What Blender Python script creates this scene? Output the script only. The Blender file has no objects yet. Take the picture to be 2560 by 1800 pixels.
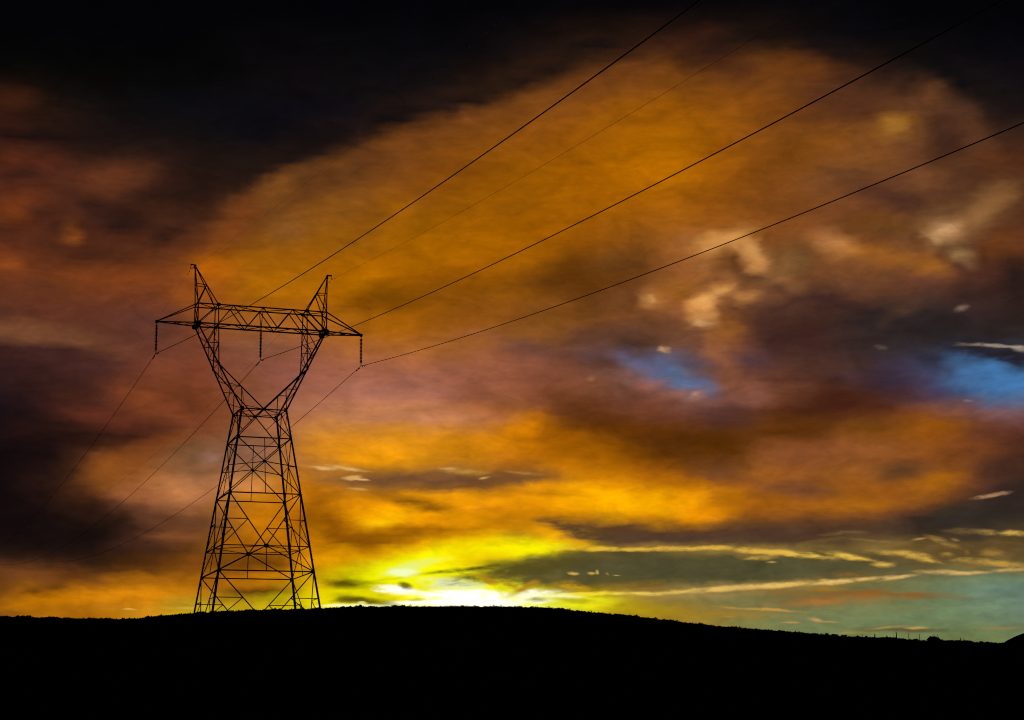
import bpy, bmesh, math, random
from mathutils import Vector, Matrix, noise as mnoise

random.seed(11)
scene = bpy.context.scene
COL = scene.collection

# ------------------------------------------------------------------ camera
CAM = Vector((-39.2184, -183.1315, -16.8239))
YAW, PITCH, ROLL = 0.35611, 0.2102, -0.01284
fwd = Vector((math.sin(YAW) * math.cos(PITCH), math.cos(YAW) * math.cos(PITCH), math.sin(PITCH)))
rgt = Vector((math.cos(YAW), -math.sin(YAW), 0))
upv = rgt.cross(fwd)
r2 = rgt * math.cos(ROLL) + upv * math.sin(ROLL)
u2 = upv * math.cos(ROLL) - rgt * math.sin(ROLL)
cam_data = bpy.data.cameras.new("camera")
cam_data.sensor_width = 36.0
cam_data.lens = 61.8753
cam_data.clip_start = 0.1
cam_data.clip_end = 20000
cam = bpy.data.objects.new("camera", cam_data)
m = Matrix((r2, u2, -fwd)).transposed().to_4x4()
m.translation = CAM
cam.matrix_world = m
COL.objects.link(cam)
scene.camera = cam

scene.view_settings.view_transform = 'Standard'
scene.view_settings.look = 'None'
scene.view_settings.exposure = 0
scene.view_settings.gamma = 1
scene.cycles.use_adaptive_sampling = True
scene.cycles.adaptive_threshold = 0.02
scene.cycles.adaptive_min_samples = 16
scene.cycles.max_bounces = 3
scene.cycles.filter_width = 1.1

# ------------------------------------------------------------------ sun
SUN_AZ, SUN_EL = 18.4, 3.9          # degrees, azimuth from +Y towards +X
sd = bpy.data.lights.new("sun", 'SUN')
sd.energy = 0.6
sd.angle = math.radians(0.5)
sd.color = (1.0, 0.62, 0.28)
sun = bpy.data.objects.new("sun", sd)
a, e = math.radians(SUN_AZ), math.radians(SUN_EL)
sdir = Vector((math.sin(a) * math.cos(e), math.cos(a) * math.cos(e), math.sin(e)))
sun.rotation_euler = sdir.to_track_quat('Z', 'Y').to_euler()
sun.location = (0, 0, 80)
COL.objects.link(sun)

# ------------------------------------------------------------------ sky
import numpy as np
AZ0, AZ1 = 2.4, 38.6
# broad tones of the cloud deck: elevation, then sRGB colours at even steps of azimuth
DECK = [
    (2.3,[(121,70,24),(121,70,24),(169,101,10),(155,93,8),(212,144,23),(184,168,17),(190,161,16),(218,196,6),(249,247,43),(255,255,207),(255,255,255),(255,255,255),(226,228,109),(172,158,11),(162,120,18),(153,118,36),(121,119,63),(112,124,79),(113,124,78),(110,120,71),(108,119,71),(107,120,73),(107,121,73),(107,121,73)]),
    (2.8,[(121,70,24),(121,70,24),(169,102,10),(155,93,8),(212,145,23),(183,168,17),(190,161,16),(218,197,6),(249,247,44),(255,255,207),(255,255,255),(255,255,255),(226,228,110),(173,159,11),(162,120,18),(153,118,36),(122,119,63),(112,124,79),(113,125,78),(110,120,71),(108,119,72),(107,120,75),(107,121,78),(106,122,80)]),
    (3.2,[(121,70,24),(121,70,24),(170,102,10),(155,93,8),(212,145,23),(183,168,17),(190,161,16),(218,197,6),(249,247,44),(255,255,207),(255,255,255),(255,255,255),(226,228,111),(175,160,12),(161,121,19),(151,118,36),(122,117,62),(112,121,77),(113,124,79),(111,123,79),(109,124,82),(107,124,88),(105,123,95),(105,123,97)]),
    (3.55,[(121,70,24),(121,70,24),(170,102,9),(155,93,8),(213,146,23),(183,168,17),(190,161,16),(218,197,6),(249,247,44),(255,255,207),(255,255,255),(255,255,255),(226,228,112),(179,162,14),(161,123,22),(147,117,37),(123,115,60),(113,118,75),(113,123,80),(112,126,85),(109,128,91),(106,126,99),(104,124,108),(104,124,108)]),
    (3.9,[(121,70,24),(121,70,24),(171,103,9),(155,93,8),(213,146,23),(183,168,17),(191,161,16),(218,197,6),(249,247,44),(255,255,207),(255,255,255),(255,255,255),(227,230,111),(185,166,15),(160,124,27),(139,117,45),(120,114,64),(115,115,72),(116,116,72),(113,118,75),(109,125,86),(107,130,101),(104,126,110),(104,126,110)]),
    (4.25,[(111,66,19),(112,67,19),(188,114,6),(184,112,10),(202,128,17),(186,144,22),(181,142,17),(211,178,6),(233,218,6),(252,249,193),(255,255,255),(255,255,234),(250,255,90),(208,185,12),(151,120,41),(121,115,65),(117,114,69),(119,110,64),(119,109,61),(114,116,70),(109,126,91),(105,129,112),(104,126,112),(105,127,110)]),
    (4.6,[(102,58,15),(102,58,15),(179,109,6),(192,117,11),(191,118,12),(169,108,15),(131,87,15),(196,161,6),(210,201,3),(246,246,127),(255,255,199),(230,219,105),(184,157,17),(147,112,18),(120,94,37),(110,96,50),(115,101,55),(113,97,52),(107,95,52),(107,104,64),(111,121,85),(112,132,101),(111,131,99),(111,126,93)]),
    (4.95,[(103,58,20),(103,57,20),(134,79,19),(132,78,18),(144,86,15),(156,90,10),(137,79,11),(190,138,4),(180,163,3),(235,238,84),(255,255,111),(186,169,44),(119,96,15),(95,81,28),(88,80,39),(84,80,45),(84,79,46),(83,76,45),(85,74,46),(93,82,51),(99,92,59),(102,95,60),(102,87,52),(100,80,45)]),
    (5.3,[(79,45,26),(81,46,26),(82,47,23),(62,36,18),(78,45,16),(128,73,13),(128,74,10),(196,125,5),(199,162,2),(239,235,44),(241,228,38),(160,132,17),(97,78,23),(83,76,37),(83,79,44),(81,77,45),(81,77,45),(82,77,44),(82,73,42),(85,71,42),(87,71,42),(91,74,42),(91,73,42),(89,71,41)]),
    (5.7,[(41,24,18),(44,26,19),(41,24,16),(29,17,13),(45,26,17),(110,64,16),(125,73,9),(201,122,5),(212,155,2),(229,192,13),(235,193,6),(209,177,5),(135,114,24),(88,73,39),(86,75,41),(84,73,42),(86,74,41),(87,75,41),(84,70,40),(84,70,40),(79,66,39),(76,63,38),(83,66,40),(82,66,40)]),
    (6.1,[(22,13,12),(22,13,12),(21,13,11),(24,14,12),(49,29,20),(115,67,19),(156,91,8),(190,112,3),(193,123,2),(204,134,2),(229,164,2),(251,207,1),(165,133,23),(95,68,39),(92,68,39),(88,66,40),(84,63,41),(81,59,41),(73,54,39),(59,50,36),(55,47,36),(55,47,37),(72,58,39),(67,55,38)]),
    (6.6,[(19,11,12),(19,11,12),(20,12,12),(27,16,13),(77,45,30),(119,69,29),(175,105,11),(156,86,4),(195,120,2),(199,126,2),(204,129,3),(216,141,3),(178,117,18),(153,102,26),(160,105,24),(153,94,23),(132,79,25),(129,75,26),(126,72,28),(100,61,36),(63,43,33),(49,40,34),(46,39,33),(47,39,33)]),
    (7.1,[(18,10,11),(18,10,11),(25,14,13),(46,25,16),(116,70,48),(134,80,37),(189,114,14),(160,87,6),(206,128,5),(237,155,3),(220,142,4),(202,125,8),(232,147,5),(255,170,1),(251,162,1),(220,132,5),(170,97,16),(152,85,26),(155,86,21),(148,85,21),(126,73,26),(78,50,39),(48,36,31),(49,36,31)]),
    (7.6,[(18,10,12),(18,10,12),(36,20,15),(89,47,23),(153,92,61),(154,96,62),(190,116,19),(179,103,9),(185,113,14),(219,138,8),(198,125,15),(194,118,12),(230,141,5),(249,156,2),(235,146,2),(201,121,8),(158,90,25),(142,81,36),(149,85,24),(153,86,22),(141,80,29),(98,56,35),(56,35,29),(57,35,29)]),
    (8.2,[(20,11,12),(20,11,12),(43,24,18),(109,61,26),(155,93,48),(156,101,68),(174,113,55),(195,117,23),(181,116,43),(150,95,41),(131,83,39),(125,80,46),(163,102,30),(177,105,7),(150,84,8),(134,74,22),(128,72,33),(139,79,38),(132,74,34),(138,78,34),(137,77,32),(110,60,29),(60,35,28),(60,35,28)]),
    (8.8,[(18,10,12),(18,10,12),(27,14,14),(90,49,26),(125,73,39),(129,85,56),(139,93,61),(183,114,57),(213,137,30),(212,137,17),(184,117,21),(180,106,16),(180,103,7),(149,84,3),(105,56,2),(89,48,7),(120,68,27),(139,79,39),(132,73,31),(143,81,33),(135,74,25),(112,58,28),(67,36,28),(69,36,28)]),
    (9.4,[(20,12,15),(20,12,15),(25,14,15),(55,29,19),(105,56,30),(128,73,45),(130,81,53),(172,109,65),(212,136,43),(227,146,19),(209,132,17),(206,122,8),(169,96,2),(116,63,3),(87,46,11),(81,43,23),(95,51,20),(111,61,15),(121,67,24),(136,75,24),(129,68,22),(114,62,44),(87,52,48),(92,57,55)]),
    (10.1,[(29,17,20),(28,17,20),(35,18,17),(64,31,23),(103,52,30),(128,65,36),(131,78,48),(161,98,64),(189,121,66),(202,131,55),(194,122,51),(187,111,37),(144,80,19),(104,55,16),(99,54,31),(101,59,48),(107,62,44),(86,44,20),(79,42,21),(88,46,31),(109,61,47),(109,84,92),(93,90,113),(87,98,128)]),
    (10.8,[(38,22,25),(37,22,25),(48,25,24),(85,41,30),(113,57,35),(124,62,35),(128,75,49),(148,88,64),(169,106,78),(175,112,86),(164,101,82),(156,90,64),(127,70,41),(111,61,36),(116,72,55),(116,79,70),(124,72,55),(93,50,33),(74,40,29),(67,43,39),(62,53,71),(63,101,148),(61,109,162),(60,101,152)]),
    (11.6,[(46,25,27),(46,25,27),(56,32,30),(92,47,34),(115,59,38),(123,63,40),(123,71,52),(144,84,66),(165,99,75),(167,100,77),(155,93,71),(147,85,60),(124,70,51),(108,67,55),(105,78,72),(106,82,78),(113,68,56),(85,51,44),(68,43,40),(58,44,48),(56,49,63),(57,80,112),(51,59,84),(49,54,72)]),
    (12.4,[(91,54,36),(86,51,35),(82,47,34),(90,51,37),(104,56,40),(120,64,43),(127,73,52),(147,85,58),(167,98,49),(169,98,40),(157,92,43),(143,82,41),(122,70,44),(99,62,50),(99,69,56),(120,79,59),(101,59,45),(65,42,36),(53,38,35),(46,38,34),(49,40,36),(46,35,34),(43,34,31),(43,33,30)]),
    (13.2,[(85,45,32),(86,47,32),(91,49,31),(97,52,34),(103,55,38),(133,70,34),(143,81,35),(155,90,34),(167,98,16),(157,89,6),(141,79,13),(134,76,21),(122,70,30),(103,60,35),(112,67,40),(136,81,47),(101,59,38),(70,43,33),(70,45,35),(70,46,36),(57,39,34),(54,37,36),(44,29,26),(46,30,26)]),
    (14.1,[(101,50,29),(99,49,29),(104,53,28),(112,56,29),(115,58,31),(154,80,21),(161,91,10),(167,95,7),(161,91,2),(141,79,4),(131,73,9),(137,77,13),(128,72,19),(108,61,25),(115,67,34),(140,83,45),(119,71,40),(95,58,37),(100,60,37),(110,66,35),(100,58,39),(77,44,30),(61,35,24),(65,37,25)]),
    (15,[(103,49,27),(103,50,27),(102,51,25),(110,55,26),(114,57,25),(143,75,18),(155,89,10),(159,92,5),(168,96,1),(169,96,2),(160,89,2),(159,89,3),(140,79,7),(109,60,13),(109,62,25),(143,84,40),(145,87,40),(121,73,36),(128,75,37),(129,76,36),(114,69,39),(87,51,33),(91,50,28),(95,52,28)]),
    (16,[(93,42,25),(91,42,25),(76,38,24),(73,37,24),(65,34,23),(90,46,25),(126,72,21),(141,82,15),(153,89,5),(157,90,3),(163,93,1),(167,95,1),(163,91,1),(145,80,6),(136,77,17),(157,91,25),(148,83,26),(130,73,28),(129,74,35),(108,62,35),(99,62,37),(103,67,39),(89,53,31),(84,50,30)]),
    (17,[(89,41,24),(86,40,24),(72,37,23),(66,35,22),(47,27,20),(57,32,20),(85,49,23),(119,69,24),(131,76,23),(137,78,16),(144,82,5),(149,85,2),(153,87,3),(158,89,2),(161,90,4),(156,87,9),(136,75,16),(123,68,22),(117,67,31),(101,59,35),(97,57,36),(85,51,32),(74,42,27),(72,41,26)]),
    (18,[(68,32,20),(71,34,21),(66,34,22),(71,38,24),(59,31,22),(46,24,18),(35,23,17),(64,39,23),(100,58,24),(123,68,22),(132,72,12),(139,78,5),(149,85,2),(161,90,1),(173,98,1),(176,102,1),(153,84,7),(124,69,17),(125,70,24),(127,74,31),(104,62,34),(84,49,29),(75,43,26),(71,41,26)]),
    (19,[(57,28,18),(56,27,18),(47,25,17),(24,17,15),(23,16,15),(19,15,15),(16,13,18),(23,15,15),(52,29,21),(105,58,22),(128,70,19),(136,75,13),(141,78,10),(150,83,7),(165,94,1),(170,98,1),(152,84,8),(128,71,18),(115,64,23),(119,70,28),(102,61,32),(67,40,26),(37,24,21),(26,19,19)]),
    (20,[(35,18,12),(35,19,13),(19,14,11),(15,12,12),(13,12,15),(14,12,17),(13,12,18),(14,12,18),(19,14,19),(33,21,16),(59,33,20),(100,55,21),(128,70,21),(137,75,18),(146,82,9),(148,82,6),(137,76,13),(119,65,20),(90,49,27),(84,49,28),(69,42,25),(36,24,20),(18,14,17),(14,12,16)]),
    (21,[(5,5,5),(6,6,5),(6,6,5),(6,6,5),(6,6,6),(8,7,7),(12,10,11),(14,10,13),(14,12,13),(15,12,15),(23,16,16),(44,26,16),(72,40,18),(99,54,21),(115,64,21),(110,60,16),(99,55,21),(112,64,22),(83,46,25),(48,28,19),(24,16,14),(13,10,13),(9,8,12),(7,7,10)]),
    (22,[(4,4,6),(4,4,6),(4,4,6),(4,4,6),(4,4,6),(5,5,6),(8,6,8),(9,7,9),(9,8,9),(9,8,11),(9,8,10),(14,10,12),(27,17,14),(43,25,15),(51,29,17),(49,27,15),(40,23,16),(30,19,13),(16,11,11),(9,8,11),(6,6,9),(5,5,8),(4,4,7),(4,4,7)]),
    (23.4,[(3,3,6),(3,3,6),(3,3,6),(3,3,6),(3,3,6),(3,3,6),(3,3,6),(3,3,6),(3,3,6),(4,3,6),(4,3,6),(4,4,7),(4,4,7),(5,4,7),(5,4,7),(7,5,8),(6,5,8),(6,5,8),(6,5,8),(4,4,7),(3,3,6),(3,3,6),(3,3,6),(3,3,6)]),
]
# soft billows and rifts inside the deck: azimuth, elevation, half length, half height, tilt, sRGB colour, weight
DABS = [
    (23.95,5.15,5.511,0.435,-0.3,(80,76,47),0.85),
    (29.64,6.26,4.013,0.331,-1.0,(76,52,38),0.85),
    (18.37,4.92,2.203,0.563,-4.6,(255,255,0),0.85),
    (25.79,6.29,4.604,0.257,-2.6,(82,56,40),0.85),
    (35.81,10.93,1.593,0.603,-5.9,(66,114,164),0.95),
    (22.68,14.65,1.876,0.572,6.2,(94,51,10),0.8),
    (23.99,7.49,2.339,0.439,-3.3,(255,178,0),0.75),
    (28.06,5.11,3.288,0.28,0.4,(78,75,48),0.8),
    (34.31,12.69,1.503,0.557,-8.0,(41,34,34),0.85),
    (16.81,5.27,1.941,0.437,15.4,(255,255,0),0.9),
    (4.88,11.28,1.369,0.577,-3.9,(48,26,23),0.8),
    (9.72,17.53,1.588,0.533,7.9,(35,20,16),0.8),
    (15.78,4.45,1.676,0.459,-0.4,(253,238,0),0.8),
    (24.79,9.75,2.222,0.337,-6.6,(94,47,4),0.75),
    (22.93,9.08,1.443,0.519,-7.2,(159,90,3),0.6),
    (30.01,12.71,1.551,0.463,-6.9,(62,36,29),0.8),
    (17.73,8.27,3.149,0.233,-2.5,(108,71,46),0.8),
    (30.97,10.33,1.78,0.384,-6.8,(68,32,19),0.85),
    (34.6,6.59,1.714,0.374,7.7,(47,41,34),0.85),
    (6.56,13.37,2.04,0.329,-0.8,(98,50,35),0.7),
    (13.02,14.44,1.459,0.464,0.9,(175,104,5),0.6),
    (7.22,14.57,1.93,0.317,0.3,(130,63,23),0.6),
    (13.16,18.73,1.891,0.332,12.6,(34,21,16),0.6),
    (6.03,18.78,1.551,0.375,-2.3,(24,16,15),0.6),
    (36.53,10.63,1.097,0.501,-3.9,(66,116,168),0.9),
    (17.47,10.17,2.774,0.221,-2.4,(189,122,90),0.75),
    (6.98,17.59,1.234,0.452,6.9,(98,51,29),0.8),
    (30.06,21.07,1.738,0.326,-6.1,(110,59,19),0.7),
    (5.64,9.57,1.619,0.327,-0.4,(38,19,15),0.8),
    (26.76,4.49,4.184,0.127,1.6,(187,147,79),0.6),
    (8.36,13.06,1.157,0.459,-6.1,(93,52,41),0.7),
    (18.02,15.44,1.616,0.338,11.3,(159,92,2),0.5),
    (4.56,12.0,1.619,0.301,-1.7,(55,30,27),0.8),
    (24.34,19.72,1.628,0.334,10.9,(151,85,6),0.5),
    (22.23,10.39,1.584,0.338,-5.1,(94,49,24),0.8),
    (32.43,11.1,1.39,0.357,-13.2,(56,41,58),0.75),
    (4.39,18.15,1.144,0.423,0.0,(72,35,22),0.8),
    (25.59,21.2,1.296,0.406,2.9,(121,67,19),0.8),
    (27.32,9.11,1.229,0.413,-5.9,(78,40,2),0.85),
    (8.39,10.71,1.212,0.407,-4.6,(134,67,35),0.75),
    (15.33,15.95,1.344,0.388,10.1,(142,83,14),0.6),
    (10.75,18.4,1.603,0.304,9.6,(30,20,16),0.7),
    (32.54,12.93,1.02,0.459,-3.5,(43,33,33),0.85),
    (29.83,8.97,1.531,0.308,-2.3,(137,79,43),0.6),
    (34.1,9.49,1.362,0.329,-7.2,(147,81,10),0.75),
    (15.99,11.05,1.718,0.286,-2.0,(170,107,87),0.65),
    (7.74,16.21,0.879,0.533,-5.2,(37,21,17),0.8),
    (36.33,16.4,0.992,0.428,29.8,(131,89,49),0.8),
    (7.9,4.58,1.99,0.213,2.2,(216,132,10),0.75),
    (12.15,13.24,1.447,0.309,-3.0,(159,94,33),0.7),
    (18.69,14.38,1.746,0.26,5.3,(131,74,6),0.7),
    (19.79,16.99,1.353,0.337,14.5,(147,84,5),0.5),
    (20.58,5.92,1.692,0.257,4.1,(255,255,0),0.9),
    (33.37,5.69,1.957,0.201,-6.2,(112,87,45),0.7),
    (27.06,5.77,4.064,0.102,-2.6,(180,140,61),0.6),
    (7.77,8.64,0.942,0.432,11.2,(133,72,24),0.8),
    (8.09,9.56,1.584,0.254,8.2,(53,25,18),0.9),
    (14.54,9.3,1.242,0.336,4.1,(221,138,20),0.75),
    (28.57,20.16,1.478,0.278,-13.0,(131,71,16),0.5),
    (25.07,8.19,1.43,0.284,-5.5,(168,95,9),0.6),
    (7.0,10.09,1.387,0.278,-6.6,(100,47,31),0.8),
    (8.9,5.56,1.382,0.277,-1.7,(78,43,14),0.8),
    (18.95,11.17,1.459,0.286,-2.5,(154,91,65),0.7),
    (16.37,7.13,1.434,0.283,-2.3,(255,168,2),0.8),
    (36.03,12.22,1.355,0.276,-8.3,(44,36,34),0.85),
    (17.08,16.09,1.079,0.388,0.0,(159,93,0),0.6),
    (29.92,18.4,1.051,0.385,15.5,(117,64,14),0.7),
    (36.56,14.96,0.746,0.5,-5.0,(104,56,24),0.7),
    (20.83,15.41,1.076,0.391,14.5,(159,90,2),0.6),
    (17.99,7.0,1.567,0.258,-2.5,(231,148,3),0.6),
    (14.05,7.04,0.672,0.59,0.0,(136,76,4),0.85),
    (36.76,17.6,0.875,0.424,4.2,(88,47,24),0.7),
    (12.41,6.85,0.847,0.46,0.2,(202,120,6),0.7),
    (11.88,15.37,1.192,0.334,9.1,(156,90,8),0.5),
    (31.57,17.6,1.172,0.331,7.5,(115,71,38),0.6),
    (24.17,13.53,1.198,0.338,6.1,(112,66,30),0.6),
    (35.46,20.3,1.158,0.32,-30.6,(18,14,15),0.85),
    (34.34,20.97,1.173,0.32,-18.8,(14,12,12),0.7),
    (16.0,8.86,1.245,0.31,-4.1,(241,154,7),0.8),
    (36.77,13.88,0.495,0.701,-4.7,(39,26,24),0.8),
    (35.99,11.62,1.595,0.214,-10.1,(36,30,37),0.95),
    (6.56,15.17,1.28,0.278,-1.3,(64,33,20),0.8),
    (31.47,21.69,1.464,0.249,-17.8,(20,14,14),0.8),
    (11.13,16.31,0.789,0.464,35.7,(119,62,23),0.6),
    (22.3,13.44,1.202,0.312,4.6,(119,70,20),0.6),
    (30.93,13.66,1.163,0.307,-11.2,(60,36,33),0.85),
    (20.74,9.85,0.792,0.468,-0.8,(221,130,2),0.75),
    (36.07,8.11,0.728,0.45,-3.0,(68,41,31),0.8),
    (24.51,6.91,1.555,0.232,-5.3,(255,175,2),0.6),
    (5.89,12.03,1.511,0.227,-3.9,(61,34,30),0.7),
    (10.07,8.96,0.767,0.46,0.8,(119,80,49),0.8),
    (18.93,9.14,1.185,0.312,-0.6,(206,128,10),0.7),
    (14.83,11.67,1.585,0.233,-1.7,(161,96,71),0.5),
    (35.2,5.54,1.449,0.224,-2.3,(100,76,40),0.7),
    (27.48,12.67,0.603,0.596,-22.0,(147,88,31),0.7),
    (9.4,7.8,0.837,0.406,-3.3,(192,123,72),0.85),
    (4.65,12.65,1.75,0.188,-1.5,(139,87,53),0.95),
    (29.49,9.54,1.219,0.282,-0.3,(86,45,8),0.8),
    (14.52,16.97,1.076,0.335,10.4,(128,76,20),0.5),
    (31.39,11.51,1.022,0.333,-9.0,(74,48,40),0.7),
    (6.26,11.49,1.006,0.329,-4.1,(72,39,34),0.6),
    (7.11,6.96,0.999,0.326,-9.3,(40,23,16),0.7),
    (9.82,10.87,0.823,0.409,-18.8,(104,53,29),0.8),
    (12.44,17.46,0.803,0.435,13.0,(126,75,29),0.7),
    (34.42,19.85,0.779,0.421,-14.9,(106,63,35),0.8),
    (32.66,14.98,1.539,0.216,-15.8,(161,97,30),0.8),
    (31.75,14.19,1.287,0.255,2.3,(102,64,42),0.7),
    (36.34,7.05,0.603,0.498,-2.8,(48,37,33),0.8),
    (25.3,11.52,1.378,0.247,-22.5,(98,110,146),0.9),
    (15.54,14.55,0.735,0.466,0.4,(178,105,0),0.8),
    (12.13,12.52,1.18,0.284,-3.0,(133,83,56),0.7),
    (6.44,11.77,1.389,0.228,-6.1,(74,40,35),0.6),
    (33.08,15.93,1.156,0.279,-4.3,(104,65,28),0.7),
    (21.15,11.88,1.462,0.234,-4.9,(137,80,56),0.7),
    (8.0,12.33,1.151,0.28,-4.2,(102,55,42),0.6),
    (25.61,12.89,0.926,0.363,-7.8,(98,60,38),0.7),
    (31.16,7.05,1.758,0.178,-0.2,(168,100,18),0.7),
    (8.17,5.0,1.745,0.176,4.3,(168,99,13),0.6),
    (5.34,5.2,1.405,0.211,-2.5,(115,66,28),0.85),
    (4.24,18.74,1.527,0.199,-1.8,(24,14,14),0.8),
    (19.54,12.55,1.067,0.313,3.3,(156,92,60),0.7),
    (32.78,16.99,1.036,0.303,-18.0,(82,47,33),0.8),
    (29.99,12.44,1.035,0.308,-2.9,(60,34,29),0.7),
    (8.79,9.23,1.014,0.306,21.2,(128,68,30),0.75),
    (35.03,18.44,0.514,0.572,-24.6,(64,37,26),0.85),
    (35.81,9.29,0.856,0.326,-3.3,(94,51,34),0.7),
    (8.84,16.29,0.784,0.381,21.8,(70,37,24),0.6),
    (16.28,14.12,1.002,0.312,-5.7,(110,62,3),0.8),
    (32.94,20.73,0.789,0.373,-23.9,(45,27,19),0.8),
    (33.58,20.48,0.785,0.372,-24.1,(32,20,17),0.7),
    (34.22,17.26,0.769,0.377,-4.8,(108,66,37),0.6),
    (35.79,13.95,0.748,0.377,-4.5,(66,39,31),0.7),
    (21.16,12.89,1.201,0.26,4.8,(133,80,27),0.7),
    (6.35,10.73,1.131,0.253,-6.3,(68,35,26),0.6),
    (12.0,9.06,0.775,0.385,0.5,(144,98,76),0.6),
    (13.8,9.86,1.176,0.258,0.3,(192,126,53),0.65),
    (13.96,19.11,1.216,0.256,20.0,(21,15,15),0.9),
    (16.4,19.79,1.364,0.23,14.4,(19,14,15),0.9),
    (31.03,18.61,1.049,0.28,9.3,(131,74,20),0.6),
    (22.59,8.37,1.44,0.207,-5.1,(216,132,5),0.6),
    (15.39,6.35,1.492,0.192,-4.2,(128,74,5),0.9),
    (18.12,7.65,2.487,0.116,-2.6,(255,166,3),0.7),
    (36.87,19.08,0.635,0.417,-25.4,(38,25,21),0.7),
    (34.82,10.96,0.621,0.43,-13.7,(66,100,144),0.85),
    (16.35,13.21,0.933,0.312,0.1,(166,95,9),0.7),
    (25.96,14.17,0.797,0.363,-2.1,(147,89,29),0.7),
    (24.05,15.09,0.937,0.312,7.9,(102,61,24),0.7),
    (33.5,11.14,0.879,0.305,-17.5,(62,52,70),0.8),
    (7.43,8.2,0.751,0.354,1.1,(135,76,26),0.7),
    (15.13,5.73,1.551,0.179,5.7,(228,152,2),0.7),
    (33.99,7.72,0.794,0.326,7.5,(161,95,14),0.75),
    (4.0,14.68,0.683,0.376,-21.9,(141,69,24),0.8),
    (12.9,16.27,0.733,0.386,1.2,(133,82,35),0.6),
    (7.92,12.66,1.152,0.229,-6.1,(93,52,38),0.6),
    (9.92,6.83,1.142,0.228,-1.6,(108,67,40),0.85),
    (16.67,19.2,1.225,0.231,14.4,(121,67,22),0.85),
    (19.14,19.79,1.231,0.231,12.6,(124,69,24),0.85),
    (27.35,10.11,0.806,0.336,-6.0,(72,41,36),0.85),
    (5.52,15.62,1.016,0.251,-0.9,(70,36,23),0.6),
    (22.61,11.27,1.059,0.26,-5.2,(133,78,49),0.6),
    (24.81,10.47,1.051,0.26,-7.5,(119,65,45),0.7),
    (28.82,10.73,1.294,0.206,1.6,(121,71,49),0.75),
    (8.86,6.96,1.01,0.253,-5.4,(94,55,34),0.8),
    (18.87,20.4,1.37,0.205,12.6,(21,15,15),0.9),
    (14.37,18.4,1.08,0.257,18.0,(112,64,24),0.8),
    (30.12,15.06,0.602,0.436,-3.3,(102,67,36),0.8),
    (9.82,13.96,0.781,0.333,1.7,(148,76,27),0.6),
    (35.46,14.33,0.753,0.327,-12.5,(82,47,34),0.8),
    (8.29,7.72,0.757,0.328,-9.2,(159,94,52),0.7),
    (5.53,4.33,1.456,0.161,8.5,(199,119,3),0.75),
    (6.43,16.86,1.408,0.177,-14.7,(48,26,20),0.8),
    (31.87,14.74,0.904,0.28,-9.6,(126,76,39),0.6),
    (11.82,18.18,0.928,0.283,35.2,(32,20,16),0.9),
    (32.14,19.55,0.842,0.301,-10.3,(80,44,26),0.85),
    (9.0,15.28,0.782,0.318,11.9,(98,50,26),0.5),
    (29.65,14.86,0.655,0.385,-3.1,(135,93,51),0.6),
    (11.22,9.18,0.644,0.385,0.7,(128,86,58),0.6),
    (14.31,4.36,0.641,0.381,-0.3,(231,205,0),0.7),
    (3.84,19.85,0.764,0.295,4.6,(68,33,18),0.8),
    (10.51,14.94,0.629,0.384,1.7,(178,92,6),0.8),
    (35.6,13.21,0.747,0.302,-4.3,(60,41,38),0.6),
    (31.99,9.49,1.01,0.229,-2.7,(106,61,14),0.7),
    (8.54,6.11,1.003,0.227,0.5,(72,41,28),0.8),
    (16.16,8.05,1.569,0.155,-4.2,(112,74,46),0.7),
    (13.98,7.71,0.778,0.309,0.1,(170,98,8),0.7),
    (21.22,21.2,1.235,0.204,11.8,(24,16,15),0.9),
    (23.31,22.01,1.236,0.203,9.1,(20,14,14),0.85),
    (21.48,20.48,1.095,0.231,11.8,(126,71,22),0.8),
    (23.56,21.02,1.089,0.231,14.8,(117,64,24),0.8),
    (36.88,19.54,0.762,0.294,-38.8,(22,17,16),0.8),
    (36.19,9.77,1.339,0.163,-3.6,(133,87,83),0.8),
    (19.35,5.68,1.431,0.167,7.2,(255,209,0),0.7),
    (22.89,4.24,1.418,0.166,-2.9,(248,246,15),0.8),
    (32.36,16.13,0.904,0.254,3.8,(110,65,24),0.7),
    (29.95,11.58,0.903,0.257,-2.7,(86,53,40),0.6),
    (28.67,7.21,0.896,0.256,2.2,(159,90,13),0.6),
    (21.89,6.21,0.91,0.258,-8.9,(251,178,3),0.7),
    (11.69,11.5,0.912,0.258,6.8,(135,77,45),0.5),
    (27.49,11.92,0.392,0.596,32.4,(131,81,59),0.7),
    (35.97,18.51,0.327,0.652,14.1,(92,55,33),0.7),
    (27.28,8.26,0.968,0.232,-5.8,(104,62,36),0.75),
    (29.76,7.53,1.143,0.192,-4.0,(110,67,42),0.8),
    (4.52,16.81,0.763,0.273,28.2,(100,47,24),0.8),
    (4.37,16.02,0.756,0.275,3.5,(81,39,22),0.8),
    (16.68,16.99,0.8,0.288,-28.7,(159,92,6),0.6),
    (28.18,21.19,0.812,0.277,-10.9,(80,42,22),0.7),
    (35.65,15.73,0.749,0.278,33.2,(144,101,60),0.8),
    (24.56,12.48,0.795,0.286,-5.6,(68,43,34),0.8),
    (26.65,6.86,0.852,0.256,6.4,(238,144,2),0.75),
    (16.81,6.47,1.561,0.142,6.5,(156,92,5),0.8),
    (27.76,11.26,0.65,0.337,-32.0,(126,76,54),0.7),
    (21.15,12.38,1.066,0.208,-2.9,(98,63,58),0.75),
    (28.71,8.13,1.026,0.205,-2.0,(156,90,27),0.65),
    (31.25,8.12,1.01,0.204,-2.3,(144,86,31),0.6),
    (15.12,7.38,1.039,0.206,9.8,(211,129,6),0.6),
    (24.02,7.89,1.042,0.207,-9.2,(211,132,5),0.6),
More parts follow.
